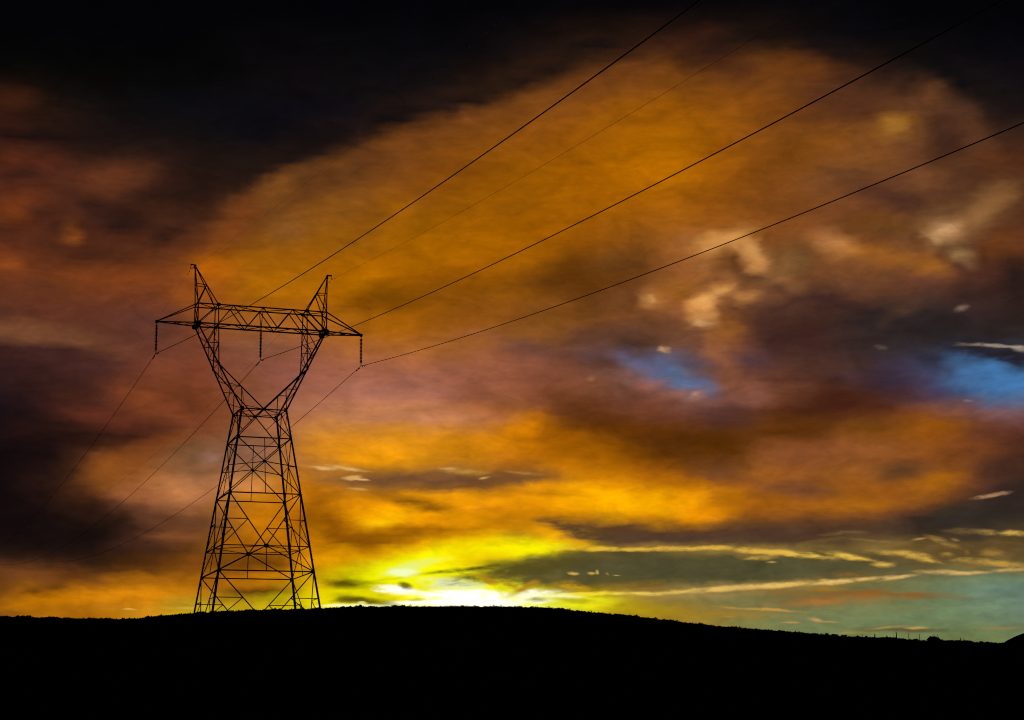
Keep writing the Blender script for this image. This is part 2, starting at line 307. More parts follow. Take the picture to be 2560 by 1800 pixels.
    (22.28,12.51,0.932,0.234,-7.1,(112,68,40),0.7),
    (28.1,10.6,0.909,0.232,-2.2,(135,86,71),0.75),
    (21.08,7.89,1.179,0.181,-2.9,(226,143,11),0.6),
    (19.86,10.88,0.928,0.234,-4.6,(135,79,51),0.6),
    (24.3,4.07,1.155,0.179,-7.0,(189,160,14),0.7),
    (13.53,10.62,1.178,0.181,-1.6,(175,114,84),0.6),
    (24.94,21.37,0.952,0.23,12.4,(108,58,22),0.7),
    (27.76,15.02,0.635,0.336,7.1,(115,70,35),0.9),
    (32.97,8.11,0.775,0.253,5.5,(90,58,34),0.85),
    (26.34,22.17,1.495,0.139,8.9,(70,35,22),0.85),
    (7.89,15.61,0.776,0.254,2.5,(91,45,26),0.8),
    (27.21,21.65,0.809,0.255,13.6,(46,24,18),0.85),
    (31.95,20.68,0.663,0.299,-14.1,(66,37,24),0.7),
    (35.5,19.0,0.377,0.506,24.0,(84,50,32),0.6),
    (28.12,12.2,0.521,0.389,-32.1,(112,64,44),0.7),
    (29.46,13.46,0.783,0.257,-2.9,(74,46,36),0.6),
    (35.28,8.57,0.735,0.251,-3.0,(117,64,30),0.6),
    (9.96,5.56,0.757,0.253,0.2,(121,67,15),0.7),
    (11.36,6.13,0.764,0.254,0.2,(154,89,8),0.7),
    (13.31,7.66,0.388,0.513,-9.8,(194,117,13),0.5),
    (26.09,7.52,0.778,0.257,8.4,(233,146,5),0.5),
    (12.73,11.65,0.785,0.258,-3.2,(144,86,72),0.5),
    (12.64,17.7,0.798,0.258,32.1,(119,69,27),0.85),
    (34.56,5.08,1.813,0.1,-4.1,(128,102,51),0.7),
    (11.45,16.77,0.603,0.337,45.4,(112,59,24),0.8),
    (12.38,5.51,0.844,0.229,-2.0,(104,59,9),0.9),
    (6.2,4.07,1.589,0.112,4.3,(156,95,11),0.7),
    (18.92,8.06,1.18,0.168,-2.6,(108,70,44),0.75),
    (32.05,8.85,1.006,0.178,-6.6,(144,85,41),0.6),
    (17.21,11.29,1.06,0.182,-4.1,(147,92,72),0.6),
    (33.42,18.98,0.648,0.276,2.8,(156,100,30),0.9),
    (23.22,11.99,0.73,0.26,-7.2,(82,51,40),0.8),
    (21.96,9.61,0.658,0.286,-10.9,(156,86,3),0.6),
    (27.46,7.38,0.644,0.282,-1.7,(178,105,8),0.7),
    (8.43,16.78,0.78,0.229,-7.2,(64,34,20),0.6),
    (32.96,20.02,0.77,0.23,24.1,(80,45,28),0.7),
    (34.38,15.83,0.758,0.229,25.3,(126,86,51),0.6),
    (33.86,13.59,0.759,0.228,6.0,(78,50,38),0.6),
    (34.48,10.0,1.115,0.152,-7.4,(126,74,51),0.75),
    (33.2,6.9,1.121,0.151,11.8,(110,64,36),0.7),
    (22.97,7.69,1.175,0.155,-3.1,(255,173,2),0.6),
    (20.79,8.33,0.919,0.194,-4.8,(106,69,34),0.8),
    (31.24,15.43,0.677,0.255,-19.3,(194,130,68),0.85),
    (37.16,18.21,0.377,0.42,-5.9,(58,34,22),0.7),
    (4.11,17.57,0.579,0.274,-5.9,(48,25,20),0.8),
    (33.48,16.58,0.644,0.252,-14.2,(74,43,33),0.7),
    (14.61,6.5,0.648,0.256,-19.9,(140,79,4),0.7),
    (10.94,10.2,0.645,0.257,0.9,(119,63,35),0.5),
    (3.9,17.99,0.632,0.248,4.2,(93,43,24),0.8),
    (13.84,17.6,0.739,0.231,14.4,(98,54,22),0.6),
    (23.72,6.56,1.427,0.116,-4.2,(84,58,34),0.7),
    (26.88,15.06,0.346,0.491,-12.1,(159,99,50),0.8),
    (5.1,19.34,0.895,0.174,-5.7,(36,20,15),0.6),
    (24.65,11.89,0.923,0.182,-21.3,(98,92,122),0.8),
    (9.45,6.33,0.883,0.177,-1.6,(135,78,41),0.8),
    (12.08,4.92,0.891,0.178,-0.1,(209,126,10),0.8),
    (12.76,9.97,0.911,0.181,4.5,(166,101,69),0.6),
    (18.81,12.45,0.933,0.182,5.4,(149,88,31),0.5),
    (34.3,14.52,0.559,0.278,-24.1,(161,98,34),0.8),
    (27.23,15.68,0.584,0.284,7.1,(194,135,70),0.85),
    (4.04,16.43,0.502,0.299,3.8,(112,53,20),0.8),
    (15.35,13.85,0.799,0.207,4.3,(119,67,4),0.7),
    (21.79,6.93,1.044,0.155,-4.9,(219,137,3),0.7),
    (16.81,7.51,1.045,0.155,-9.2,(126,76,15),0.9),
    (19.94,6.6,1.044,0.155,3.2,(233,155,3),0.6),
    (13.84,6.5,0.516,0.307,-10.0,(178,110,3),0.6),
    (21.57,6.45,0.781,0.206,-10.8,(251,169,5),0.7),
    (21.05,10.6,0.794,0.208,-8.8,(144,84,52),0.5),
    (20.57,14.12,0.805,0.208,8.8,(142,81,12),0.5),
    (26.03,11.29,0.655,0.247,-21.6,(86,108,144),0.9),
    (6.69,12.34,1.076,0.139,-9.0,(114,69,43),0.9),
    (28.78,14.47,0.919,0.167,-14.6,(78,51,33),0.85),
    (4.64,14.29,0.938,0.151,-14.1,(87,45,29),0.8),
    (34.08,11.19,0.626,0.228,-13.5,(62,64,92),0.7),
    (19.03,6.5,1.239,0.116,5.3,(178,110,5),0.8),
    (28.54,15.31,0.261,0.547,34.5,(216,152,82),0.9),
    (25.61,11.96,0.791,0.182,-3.8,(82,92,130),0.85),
    (18.64,7.46,1.832,0.078,-2.6,(255,164,5),0.7),
    (15.66,4.3,0.901,0.153,-6.3,(106,96,10),0.8),
    (23.24,8.36,0.785,0.181,-11.1,(168,97,5),0.5),
    (20.12,10.22,0.793,0.182,-0.7,(168,101,65),0.5),
    (21.77,13.85,0.803,0.182,6.6,(135,79,25),0.5),
    (4.92,14.96,0.754,0.176,-8.9,(98,47,25),0.6),
    (31.86,12.31,0.767,0.179,-9.2,(54,39,36),0.6),
    (11.67,7.98,0.822,0.167,0.4,(211,134,75),0.85),
    (28.37,11.88,0.6,0.232,-2.4,(78,55,64),0.75),
    (27.64,15.73,0.989,0.143,20.6,(211,146,75),0.9),
    (17.42,16.63,0.539,0.26,19.2,(124,73,2),0.7),
    (26.38,15.79,0.529,0.261,26.8,(144,88,47),0.6),
    (22.94,12.26,0.664,0.208,-7.2,(96,68,72),0.6),
    (6.37,5.05,0.617,0.198,-11.7,(98,53,16),0.7),
    (8.26,4.07,1.242,0.1,0.1,(211,138,23),0.7),
    (25.58,7.92,0.649,0.207,-11.4,(178,104,8),0.5),
    (26.66,13.42,0.581,0.233,5.6,(187,121,57),0.8),
    (34.51,10.43,0.745,0.164,-11.5,(70,60,84),0.75),
    (15.01,4.81,0.772,0.166,-3.3,(96,86,8),0.8),
    (24.97,11.12,0.919,0.143,-20.4,(163,100,86),0.85),
    (16.16,6.82,0.779,0.155,9.7,(255,198,5),0.7),
    (25.03,6.77,1.165,0.103,-5.3,(180,110,8),0.6),
    (19.6,11.99,0.798,0.156,-6.5,(166,99,69),0.6),
    (20.53,11.39,0.797,0.156,-4.7,(135,79,54),0.6),
    (4.76,17.1,0.756,0.151,-14.2,(93,44,25),0.7),
    (32.13,5.65,1.116,0.101,-6.0,(135,106,53),0.7),
    (29.72,10.68,0.773,0.154,1.5,(110,66,45),0.6),
    (26.71,10.47,0.783,0.155,-9.8,(119,76,65),0.6),
    (26.84,13.78,0.422,0.285,17.3,(248,176,94),0.95),
    (15.13,6.12,0.906,0.128,-8.2,(124,71,5),0.7),
    (8.98,15.91,0.651,0.178,31.5,(45,25,18),0.7),
    (8.93,17.56,0.657,0.177,8.3,(53,29,19),0.6),
    (28.97,11.42,0.649,0.18,17.3,(104,62,46),0.6),
    (4.94,17.94,0.584,0.188,-6.0,(85,40,26),0.7),
    (12.08,4.58,0.955,0.114,-3.1,(94,57,10),0.9),
    (7.08,16.46,0.769,0.14,-14.9,(51,28,20),0.7),
    (22.11,4.1,1.032,0.102,-6.8,(224,224,20),0.6),
    (3.89,15.64,0.499,0.2,-6.4,(61,31,20),0.7),
    (17.79,8.0,1.179,0.091,-4.4,(104,68,40),0.8),
    (25.37,13.75,0.398,0.26,-21.4,(168,105,52),0.7),
    (33.27,13.18,0.635,0.153,26.3,(84,59,46),0.8),
    (25.94,10.82,0.786,0.13,-13.7,(137,91,81),0.7),
    (17.85,5.07,0.778,0.128,-6.5,(255,255,33),0.7),
    (5.49,16.27,0.76,0.126,-12.6,(47,26,19),0.7),
    (5.15,15.35,0.631,0.151,-4.8,(89,43,25),0.6),
    (30.68,11.98,0.644,0.154,-6.9,(70,42,34),0.6),
    (27.04,12.14,0.391,0.261,-41.7,(156,94,62),0.6),
    (34.83,15.59,0.43,0.215,9.3,(211,160,106),0.9),
    (5.32,17.24,0.503,0.177,-26.3,(78,39,26),0.7),
    (36.66,11.3,0.49,0.175,-14.2,(34,30,38),0.8),
    (19.96,8.15,0.919,0.104,-2.7,(112,74,40),0.8),
    (20.46,6.69,0.913,0.103,-4.7,(178,110,6),0.7),
    (14.11,4.84,0.513,0.178,-0.2,(204,161,5),0.7),
    (26.74,11.05,0.444,0.208,-21.7,(86,100,140),0.8),
    (35.23,14.8,0.455,0.188,-28.4,(161,123,75),0.85),
    (9.78,4.29,0.752,0.113,0.0,(159,132,30),0.8),
    (21.79,7.63,1.177,0.078,-4.0,(211,134,6),0.7),
    (20.99,6.97,0.784,0.116,-4.8,(187,115,6),0.7),
    (16.17,6.21,0.778,0.116,7.6,(119,69,5),0.8),
    (28.43,13.93,0.578,0.155,5.2,(178,118,63),0.8),
    (30.87,15.59,0.47,0.179,-13.3,(168,109,61),0.7),
    (27.36,14.07,0.473,0.182,25.0,(221,152,78),0.9),
    (14.88,5.22,0.643,0.128,9.7,(233,207,3),0.7),
    (5.94,14.63,0.633,0.126,-7.2,(110,54,25),0.6),
    (12.71,4.34,0.764,0.101,-0.2,(187,181,10),0.6),
    (17.47,7.35,0.784,0.103,-14.3,(110,67,11),0.85),
    (5.96,17.28,0.511,0.151,-6.4,(89,44,27),0.6),
    (6.66,15.8,0.513,0.151,8.8,(85,41,25),0.6),
    (28.65,14.84,0.343,0.232,-2.8,(199,135,73),0.85),
    (26.34,11.88,0.474,0.168,-2.0,(82,74,92),0.7),
    (5.53,4.69,0.628,0.112,14.9,(86,46,10),0.9),
    (34.1,11.46,0.627,0.114,-17.6,(42,40,50),0.9),
    (16.81,8.17,0.654,0.116,-2.2,(121,80,46),0.7),
    (22.15,6.08,0.779,0.09,-14.8,(255,195,7),0.7),
    (17.2,6.36,0.65,0.103,7.5,(144,86,6),0.7),
    (5.87,15.88,0.331,0.189,3.1,(151,80,27),0.9),
    (29.5,14.33,0.719,0.09,-18.7,(170,113,65),0.85),
    (28.1,15.56,0.395,0.155,-31.9,(204,144,77),0.8),
    (18.39,8.55,0.788,0.078,-2.5,(131,87,53),0.7),
    (16.17,4.93,0.774,0.077,3.6,(224,224,3),0.6),
    (8.27,17.91,0.392,0.151,2.8,(93,49,29),0.6),
    (22.03,6.67,0.651,0.09,-8.9,(92,64,30),0.7),
    (27.9,13.92,0.316,0.181,-22.1,(202,135,71),0.85),
    (19.17,8.39,0.525,0.104,-0.6,(187,134,35),0.7),
    (34.45,15.36,0.28,0.176,-34.0,(194,145,92),0.8),
    (19.66,5.06,0.649,0.077,-8.6,(156,127,16),0.6),
    (34.89,15.18,0.329,0.138,-4.5,(92,65,36),0.85),
    (29.02,13.96,0.315,0.129,-12.6,(149,96,58),0.8),
    (10.51,8.89,0.307,0.128,8.8,(154,110,94),0.8),
    (26.77,13.08,0.37,0.104,0.8,(204,150,92),0.85),
    (33.42,18.96,0.286,0.125,-4.8,(175,122,51),0.8),
    (27.58,13.75,0.263,0.13,17.2,(119,73,38),0.85),
    (25.14,13.92,0.186,0.156,-1.8,(236,175,96),0.95),
]
# single clouds and lit edges: azimuth, elevation, half length, half height, tilt (degrees),
# sRGB colour, cover, edge softness, raggedness, brightness
CLOUDS = [
    (33.42,18.97,0.692,0.309,2.9,(160,110,44),0.5,1.0,0.2,1.0),
    (34.85,15.58,0.692,0.318,7.3,(206,160,112),0.8,0.97,0.3,1.0),
    (34.48,15.34,0.375,0.264,-29.1,(190,146,94),0.6,0.97,0.3,1.0),
    (27.68,15.73,1.615,0.198,20.6,(206,146,80),0.7,1.0,0.3,1.0),
    (28.57,15.33,0.342,0.911,34.5,(208,150,84),0.7,1.0,0.3,1.0),
    (26.86,13.78,0.611,0.409,11.4,(232,170,96),0.8,0.97,0.3,1.0),
    (27.42,14.09,0.8,0.254,23.1,(212,150,80),0.7,0.97,0.35,1.0),
    (28.27,13.94,0.857,0.224,5.2,(180,122,68),0.6,0.97,0.35,1.0),
    (25.14,13.93,0.27,0.239,-1.8,(206,152,86),0.7,0.86,0.3,1.0),
    (26.77,13.07,0.584,0.143,0.8,(196,146,90),0.75,0.86,0.3,1.0),
    (26.65,13.15,0.244,0.143,-2.1,(206,156,100),0.6,0.86,0.3,1.0),
    (35.14,13.12,0.369,0.186,14.0,(140,112,92),0.75,0.86,0.3,1.0),
    (32.55,12.04,0.352,0.117,-11.3,(110,86,72),0.6,0.86,0.3,1.0),
    (36.13,11.85,1.588,0.093,-8.1,(156,138,116),0.85,0.86,0.3,1.0),
    (36.88,11.71,0.497,0.184,-12.3,(172,154,134),0.9,0.86,0.3,1.0),
    (35.26,11.95,0.688,0.093,0.2,(110,96,84),0.6,0.86,0.3,1.0),
    (35.99,11.6,2.562,0.286,-10.1,(34,29,35),0.8,0.86,0.35,1.0),
    (36.66,11.31,0.929,0.19,-14.2,(32,28,36),0.7,0.86,0.35,1.0),
    (25.46,12.31,0.386,0.233,10.0,(196,152,114),0.85,0.97,0.4,1.0),
    (25.54,12.22,0.267,0.175,-21.5,(176,134,100),0.7,0.97,0.4,1.0),
    (26.53,10.73,0.573,0.255,3.1,(164,118,98),0.8,1.0,0.3,1.0),
    (26.44,10.81,0.242,0.143,-1.9,(190,142,120),0.7,0.86,0.3,1.0),
    (23.02,11.4,0.288,0.154,8.6,(158,100,62),0.7,0.97,0.2,1.0),
    (35.09,10.18,0.325,0.083,-5.4,(140,118,128),0.5,0.75,0.3,1.0),
    (35.68,7.19,0.925,0.11,6.5,(196,148,102),0.7,1.0,0.5,1.0),
    (35.99,7.25,0.736,0.094,2.3,(140,104,76),0.6,1.0,0.5,1.0),
    (14.18,8.56,0.64,0.106,-3.8,(226,182,112),0.8,0.75,0.3,1.0),
    (15.01,8.55,1.089,0.098,-8.9,(226,184,116),0.75,0.86,0.35,1.0),
    (15.12,8.27,0.513,0.127,4.0,(228,176,100),0.8,0.75,0.3,1.0),
    (15.44,8.2,0.428,0.064,-6.0,(230,184,110),0.8,0.75,0.3,1.0),
    (15.29,7.9,0.593,0.073,-4.0,(206,160,90),0.6,0.86,0.35,1.0),
    (18.65,8.45,1.298,0.175,-4.5,(196,146,66),0.7,0.97,0.4,1.0),
    (18.26,8.54,0.532,0.096,-0.4,(208,160,84),0.75,0.86,0.3,1.0),
    (19.43,8.21,0.29,0.072,11.3,(214,166,94),0.75,0.86,0.3,1.0),
    (20.75,8.36,1.104,0.082,-6.7,(196,140,74),0.5,0.97,0.3,1.0),
    (10.59,8.79,0.447,0.14,5.8,(152,114,94),0.5,1.0,0.3,1.0),
    (21.53,7.67,1.706,0.141,-3.9,(186,116,8),0.6,0.97,0.35,1.0),
    (21.25,7.08,1.419,0.14,-2.8,(196,122,4),0.6,0.97,0.35,1.0),
    (8.14,4.05,0.406,0.051,0.1,(236,178,76),0.8,0.75,0.3,1.0),
    (9.84,4.1,1.053,0.106,0.0,(214,172,66),0.6,0.97,0.3,1.0),
    (16.81,5.29,2.792,0.532,15.4,(242,240,0),0.8,0.8,0.3,1.02),
    (18.11,4.92,3.356,0.751,-4.6,(246,244,10),0.85,0.8,0.3,1.04),
    (15.4,4.45,1.865,0.484,3.6,(238,228,0),0.75,0.8,0.3,1.02),
    (20.71,5.9,2.359,0.289,3.1,(254,244,0),0.85,0.8,0.3,1.04),
    (19.67,5.75,1.707,0.253,7.2,(236,206,0),0.6,1.0,0.3,1.0),
    (22.76,4.27,2.004,0.198,-2.9,(236,234,20),0.75,0.8,0.3,1.02),
    (14.12,4.31,1.008,0.389,-0.3,(222,206,0),0.5,1.0,0.3,1.0),
    (16.97,5.34,1.333,0.261,13.4,(228,238,120),0.9,0.7,0.3,1.05),
    (17.49,5.53,1.254,0.162,6.5,(236,240,100),0.85,0.97,0.3,1.0),
    (16.81,5.18,0.728,0.2,-0.4,(236,244,190),0.8,0.7,0.3,1.1),
    (18.75,4.42,2.277,0.362,-2.6,(255,255,245),1,0.6,0.4,1.12),
    (18.37,4.81,1.511,0.299,-4.6,(240,248,190),0.9,0.6,0.35,1.1),
    (18.62,4.21,3.16,0.131,-0.7,(255,255,250),1,0.5,0.25,1.2),
    (16.49,4.65,0.968,0.222,-4.4,(252,252,240),0.95,0.5,0.35,1.1),
    (21.15,4.45,1.553,0.24,2.1,(255,254,225),0.95,0.85,0.35,1.08),
    (19.92,4.26,2.425,0.18,-0.7,(255,255,240),0.95,0.7,0.3,1.08),
    (21.86,4.39,1.106,0.128,-0.9,(248,250,170),0.9,0.6,0.3,1.05),
    (15.4,4.15,2.201,0.091,0.6,(248,248,180),0.85,0.6,0.3,1.05),
    (14.86,4.85,1.033,0.245,-3.3,(92,78,8),0.95,0.86,0.2,1.0),
    (15.46,4.9,0.952,0.111,-4.3,(124,122,6),0.6,0.97,0.35,1.0),
    (16.88,4.79,0.384,0.199,-14.3,(112,104,12),0.95,0.75,0.2,1.0),
    (15.53,4.32,1.493,0.211,-7.3,(98,84,10),0.95,0.81,0.2,1.0),
    (14.99,4.33,0.806,0.2,4.6,(92,78,10),0.85,0.86,0.2,1.0),
    (15.46,4.24,0.232,0.084,-0.4,(240,240,130),0.8,0.75,0.3,1.0),
    (17.2,4.32,0.523,0.094,-0.5,(150,152,24),0.75,0.86,0.3,1.0),
    (16.17,4.98,1.427,0.071,5.6,(196,196,10),0.6,0.86,0.3,1.0),
    (21.08,4.28,0.572,0.118,-0.8,(152,148,50),0.85,0.86,0.3,1.0),
    (22.37,4.25,1.29,0.167,-4.9,(152,134,26),0.6,0.97,0.35,1.0),
    (20.45,5.2,4.193,0.48,8.1,(84,72,26),0.9,0.81,0.25,1.0),
    (18.76,5.27,2.327,0.138,5.3,(84,70,8),0.9,0.86,0.25,1.0),
    (21.09,4.93,2.626,0.402,-3.8,(84,75,42),0.85,0.86,0.3,1.0),
    (19.56,4.9,0.834,0.17,-26.4,(184,134,20),0.8,0.86,0.35,1.0),
    (20.28,4.74,0.882,0.17,-24.5,(166,114,20),0.8,0.86,0.35,1.0),
    (19.15,5.09,0.927,0.081,-4.6,(192,154,22),0.6,0.97,0.3,1.0),
    (20.12,5.05,1.255,0.081,-2.7,(124,100,32),0.6,0.97,0.3,1.0),
    (20.59,4.61,0.834,0.146,27.0,(176,126,22),0.8,0.86,0.35,1.0),
    (20.98,4.77,0.442,0.194,19.0,(172,128,26),0.8,0.86,0.35,1.0),
    (22.02,4.73,0.758,0.275,-0.9,(192,146,22),0.75,0.86,0.4,1.0),
    (22.45,4.63,1.109,0.2,-12.8,(200,156,24),0.75,0.86,0.4,1.0),
    (24.45,4.59,2.794,0.194,-1.1,(150,110,36),0.65,0.97,0.35,1.0),
    (24.97,4.74,1.566,0.222,2.8,(136,102,32),0.65,0.97,0.35,1.0),
    (26.37,4.46,1.611,0.188,-5.2,(124,106,70),0.5,0.97,0.3,1.0),
    (22.29,5.11,0.283,0.086,-8.8,(224,182,78),0.85,0.75,0.35,1.0),
    (22.92,5.09,0.255,0.074,-1.0,(208,166,70),0.85,0.75,0.3,1.0),
    (23.08,5.13,0.081,0.12,-1.0,(216,174,74),0.8,0.75,0.2,1.0),
    (23.39,5.08,0.101,0.1,-1.0,(160,126,62),0.7,0.75,0.2,1.0),
    (23.67,5.03,0.233,0.042,-3.0,(228,186,98),0.85,0.75,0.3,1.0),
    (22.29,6.56,1.814,0.315,-14.9,(76,55,37),0.85,0.81,0.3,1.0),
    (22.93,6.22,1.914,0.308,-5.0,(84,60,40),0.8,0.86,0.3,1.0),
    (22.41,6.1,1.082,0.22,-20.8,(222,158,18),0.7,0.86,0.35,1.0),
    (21.41,6.72,0.577,0.071,-6.8,(204,134,12),0.6,0.86,0.3,1.0),
    (25.78,6.12,7.009,0.216,-2.5,(78,56,46),0.6,0.97,0.3,1.0),
    (23.06,5.88,2.486,0.137,-2.0,(234,193,40),0.95,0.97,0.32,1.0),
    (24.48,5.84,3.027,0.137,-1.2,(223,174,59),0.95,0.97,0.32,1.0),
    (26.29,5.83,2.735,0.136,-1.4,(226,178,64),0.92,0.97,0.32,1.0),
    (27.7,5.75,1.903,0.136,-4.5,(219,172,67),0.9,0.97,0.32,1.0),
    (28.72,5.63,1.351,0.136,-7.6,(225,176,68),0.9,0.97,0.32,1.0),
    (29.6,5.55,1.504,0.163,-8.7,(230,184,73),0.95,0.97,0.32,1.0),
    (30.17,5.46,0.911,0.108,-7.7,(230,186,75),0.85,0.97,0.32,1.0),
    (31.11,5.44,1.276,0.162,-9.9,(236,190,76),0.95,0.97,0.32,1.0),
    (31.48,5.35,0.796,0.081,-11.9,(228,182,73),0.85,0.97,0.32,1.0),
    (28.39,5.49,0.923,0.163,2.5,(199,159,67),0.8,0.97,0.32,1.0),
    (28.07,5.46,0.38,0.081,-1.5,(207,167,73),0.7,0.97,0.32,1.0),
    (30.49,5.61,1.178,0.108,-3.8,(155,121,56),0.6,0.97,0.32,1.0),
    (30.38,5.96,1.239,0.135,6.2,(112,87,49),0.6,0.97,0.32,1.0),
    (31.02,6.17,1.179,0.108,0.1,(129,102,56),0.65,0.97,0.32,1.0),
    (31.89,5.9,1.326,0.081,-7.0,(137,106,59),0.7,0.97,0.32,1.0),
    (33.38,5.91,0.37,0.08,6.0,(184,144,73),0.8,0.97,0.32,1.0),
    (34.07,5.81,0.831,0.161,-20.6,(176,136,62),0.7,0.97,0.32,1.0),
    (34.49,5.85,0.26,0.08,-12.5,(161,123,65),0.6,0.97,0.32,1.0),
    (32.76,5.77,1.061,0.107,8.1,(126,98,54),0.6,0.97,0.32,1.0),
    (32.55,5.5,1.475,0.161,-6.0,(194,153,67),0.8,0.97,0.32,1.0),
    (33.23,5.4,1.046,0.215,-14.2,(215,171,72),0.85,0.97,0.32,1.0),
    (33.62,5.28,0.677,0.107,-18.4,(211,167,68),0.8,0.97,0.32,1.0),
    (32.2,5.13,0.582,0.134,-3.8,(226,180,80),0.95,0.97,0.32,1.0),
    (32.47,5.16,0.319,0.08,10.2,(190,148,70),0.7,0.97,0.32,1.0),
    (34.19,5.4,0.365,0.133,-6.2,(186,146,65),0.75,0.97,0.32,1.0),
    (34.78,5.44,0.156,0.159,-2.1,(143,114,60),0.5,0.97,0.32,1.0),
    (28.67,5.32,0.325,0.081,-5.5,(203,159,78),0.8,0.97,0.32,1.0),
    (35.68,5.37,0.769,0.239,-8.4,(166,127,54),0.7,0.97,0.32,1.0),
    (35.06,5.17,1.29,0.159,-4.2,(199,157,70),0.8,0.97,0.32,1.0),
    (35.9,5.04,1.532,0.185,-6.3,(195,153,67),0.8,0.97,0.32,1.0),
    (36.13,5.99,1.281,0.159,-3.5,(213,171,81),0.88,0.97,0.32,1.0),
    (35.48,6.08,0.774,0.106,-6.5,(174,136,68),0.6,0.97,0.32,1.0),
    (34.75,6.11,1.143,0.16,-4.4,(129,100,54),0.55,0.97,0.32,1.0),
    (36.06,5.68,1.28,0.132,-4.4,(108,81,43),0.5,0.97,0.32,1.0),
    (23.02,4.44,1.832,0.101,0.0,(242,216,48),0.9,0.7,0.32,1.05),
    (24.44,4.42,1.918,0.109,-1.1,(240,210,88),0.9,0.97,0.32,1.0),
    (25.6,4.45,1.913,0.136,2.8,(232,193,89),0.88,0.97,0.32,1.0),
    (26.76,4.5,1.906,0.162,2.7,(230,188,94),0.9,0.97,0.32,1.0),
    (27.78,4.56,1.627,0.162,2.6,(232,190,99),0.9,0.97,0.32,1.0),
    (28.8,4.58,1.457,0.162,2.6,(236,195,104),0.92,0.97,0.32,1.0),
    (29.81,4.63,1.451,0.134,4.5,(225,180,92),0.88,0.97,0.32,1.0),
    (30.7,4.67,1.176,0.134,2.4,(236,193,110),0.92,0.97,0.32,1.0),
    (31.57,4.7,1.436,0.107,5.3,(223,178,100),0.88,0.97,0.32,1.0),
    (32.57,4.73,1.164,0.106,7.3,(223,180,104),0.88,0.97,0.32,1.0),
    (33.88,4.86,1.145,0.133,-5.0,(215,171,97),0.85,0.97,0.32,1.0),
    (34.79,4.81,1.138,0.106,-2.0,(221,178,104),0.88,0.97,0.32,1.0),
    (36.0,4.84,1.281,0.105,2.0,(213,169,94),0.85,0.97,0.32,1.0),
    (31.15,4.87,0.905,0.161,-1.7,(155,104,38),0.6,0.97,0.32,1.0),
    (30.37,4.43,1.228,0.188,-1.5,(166,121,35),0.7,0.97,0.32,1.0),
    (32.17,4.22,4.254,0.204,-3.7,(130,81,30),0.85,0.97,0.25,1.0),
    (30.79,4.11,4.086,0.357,2.5,(154,99,42),0.75,1.0,0.3,1.0),
    (29.29,4.32,3.019,0.222,-6.5,(138,96,42),0.6,1.0,0.3,1.0),
    (30.29,4.03,1.844,0.185,1.5,(176,118,56),0.6,0.97,0.3,1.0),
    (28.26,3.85,2.093,0.093,-4.3,(206,152,62),0.8,0.86,0.3,1.0),
    (26.98,3.72,3.882,0.249,-3.2,(166,122,36),0.65,1.0,0.3,1.0),
    (25.72,4.04,3.347,0.306,-7.1,(154,120,54),0.55,1.0,0.3,1.0),
    (24.75,3.96,2.238,0.307,-11.0,(160,130,22),0.6,1.0,0.3,1.0),
    (32.52,3.78,1.344,0.137,-5.6,(126,114,74),0.5,1.0,0.3,1.0),
    (33.45,3.75,0.256,0.087,-5.7,(150,122,84),0.6,0.86,0.2,1.0),
    (29.28,3.4,0.451,0.068,-1.3,(200,154,86),0.85,0.86,0.25,1.0),
    (30.01,3.48,0.358,0.113,-11.4,(206,158,86),0.85,0.86,0.25,1.0),
    (30.36,3.41,0.671,0.056,-4.4,(186,144,80),0.75,0.86,0.25,1.0),
    (27.26,3.64,0.515,0.047,-1.2,(180,134,64),0.6,0.86,0.3,1.0),
    (32.72,3.09,2.239,0.13,-2.5,(92,79,52),0.85,0.86,0.2,1.0),
    (32.17,3.18,0.911,0.069,3.6,(192,150,70),0.75,0.86,0.3,1.0),
    (33.04,3.16,0.588,0.069,0.6,(198,156,76),0.75,0.86,0.3,1.0),
    (31.11,3.03,1.566,0.079,0.7,(180,142,44),0.55,0.97,0.3,1.0),
    (35.64,3.09,1.419,0.085,0.4,(154,120,66),0.75,0.92,0.3,1.0),
]

def lin(c):
    return tuple(((v / 255) / 12.92 if v <= 10.3 else ((v / 255 + .055) / 1.055) ** 2.4) for v in c)

# lay the billows over the broad tones, row by row of elevation
ELEV = np.concatenate([np.arange(2.4, 8.2, .22), np.arange(8.2, 23.6, .33)])
NSEG, STOPS = 3, 32
NAZ = NSEG * (STOPS - 1) + 1
SUB = 3
step = np.gradient(ELEV)
fine_el = (ELEV[:, None] + step[:, None] * np.linspace(-.33, .33, SUB)[None, :]).ravel()
A_, E_ = np.meshgrid(np.linspace(AZ0, AZ1, NAZ), fine_el)
d_el = np.array([d[0] for d in DECK]); d_rgb = np.array([d[1] for d in DECK], float)
d_az = np.linspace(AZ0, AZ1, d_rgb.shape[1])
tone = np.zeros((len(fine_el), NAZ, 3))
for c in range(3):
    rows_c = np.stack([np.interp(A_[0], d_az, r) for r in d_rgb[:, :, c]])
    tone[:, :, c] = np.stack([np.interp(fine_el, d_el, rows_c[:, i]) for i in range(NAZ)], 1)
for (ca, ce, la, lb, tilt, rgb, wt) in DABS:
    ct, st = math.cos(math.radians(tilt)), math.sin(math.radians(tilt))
    dx, dy = A_ - ca, E_ - ce
    q = ((dx * ct + dy * st) / la) ** 2 + ((-dx * st + dy * ct) / lb) ** 2
    wgt = (wt ** .5 * np.exp(-(0.8 * np.minimum(q, 20.0)) ** 1.5))[..., None]
    tone = tone * (1 - wgt) + np.array(rgb, float) * wgt
tone = tone.reshape(len(ELEV), SUB, NAZ, 3).mean(1)

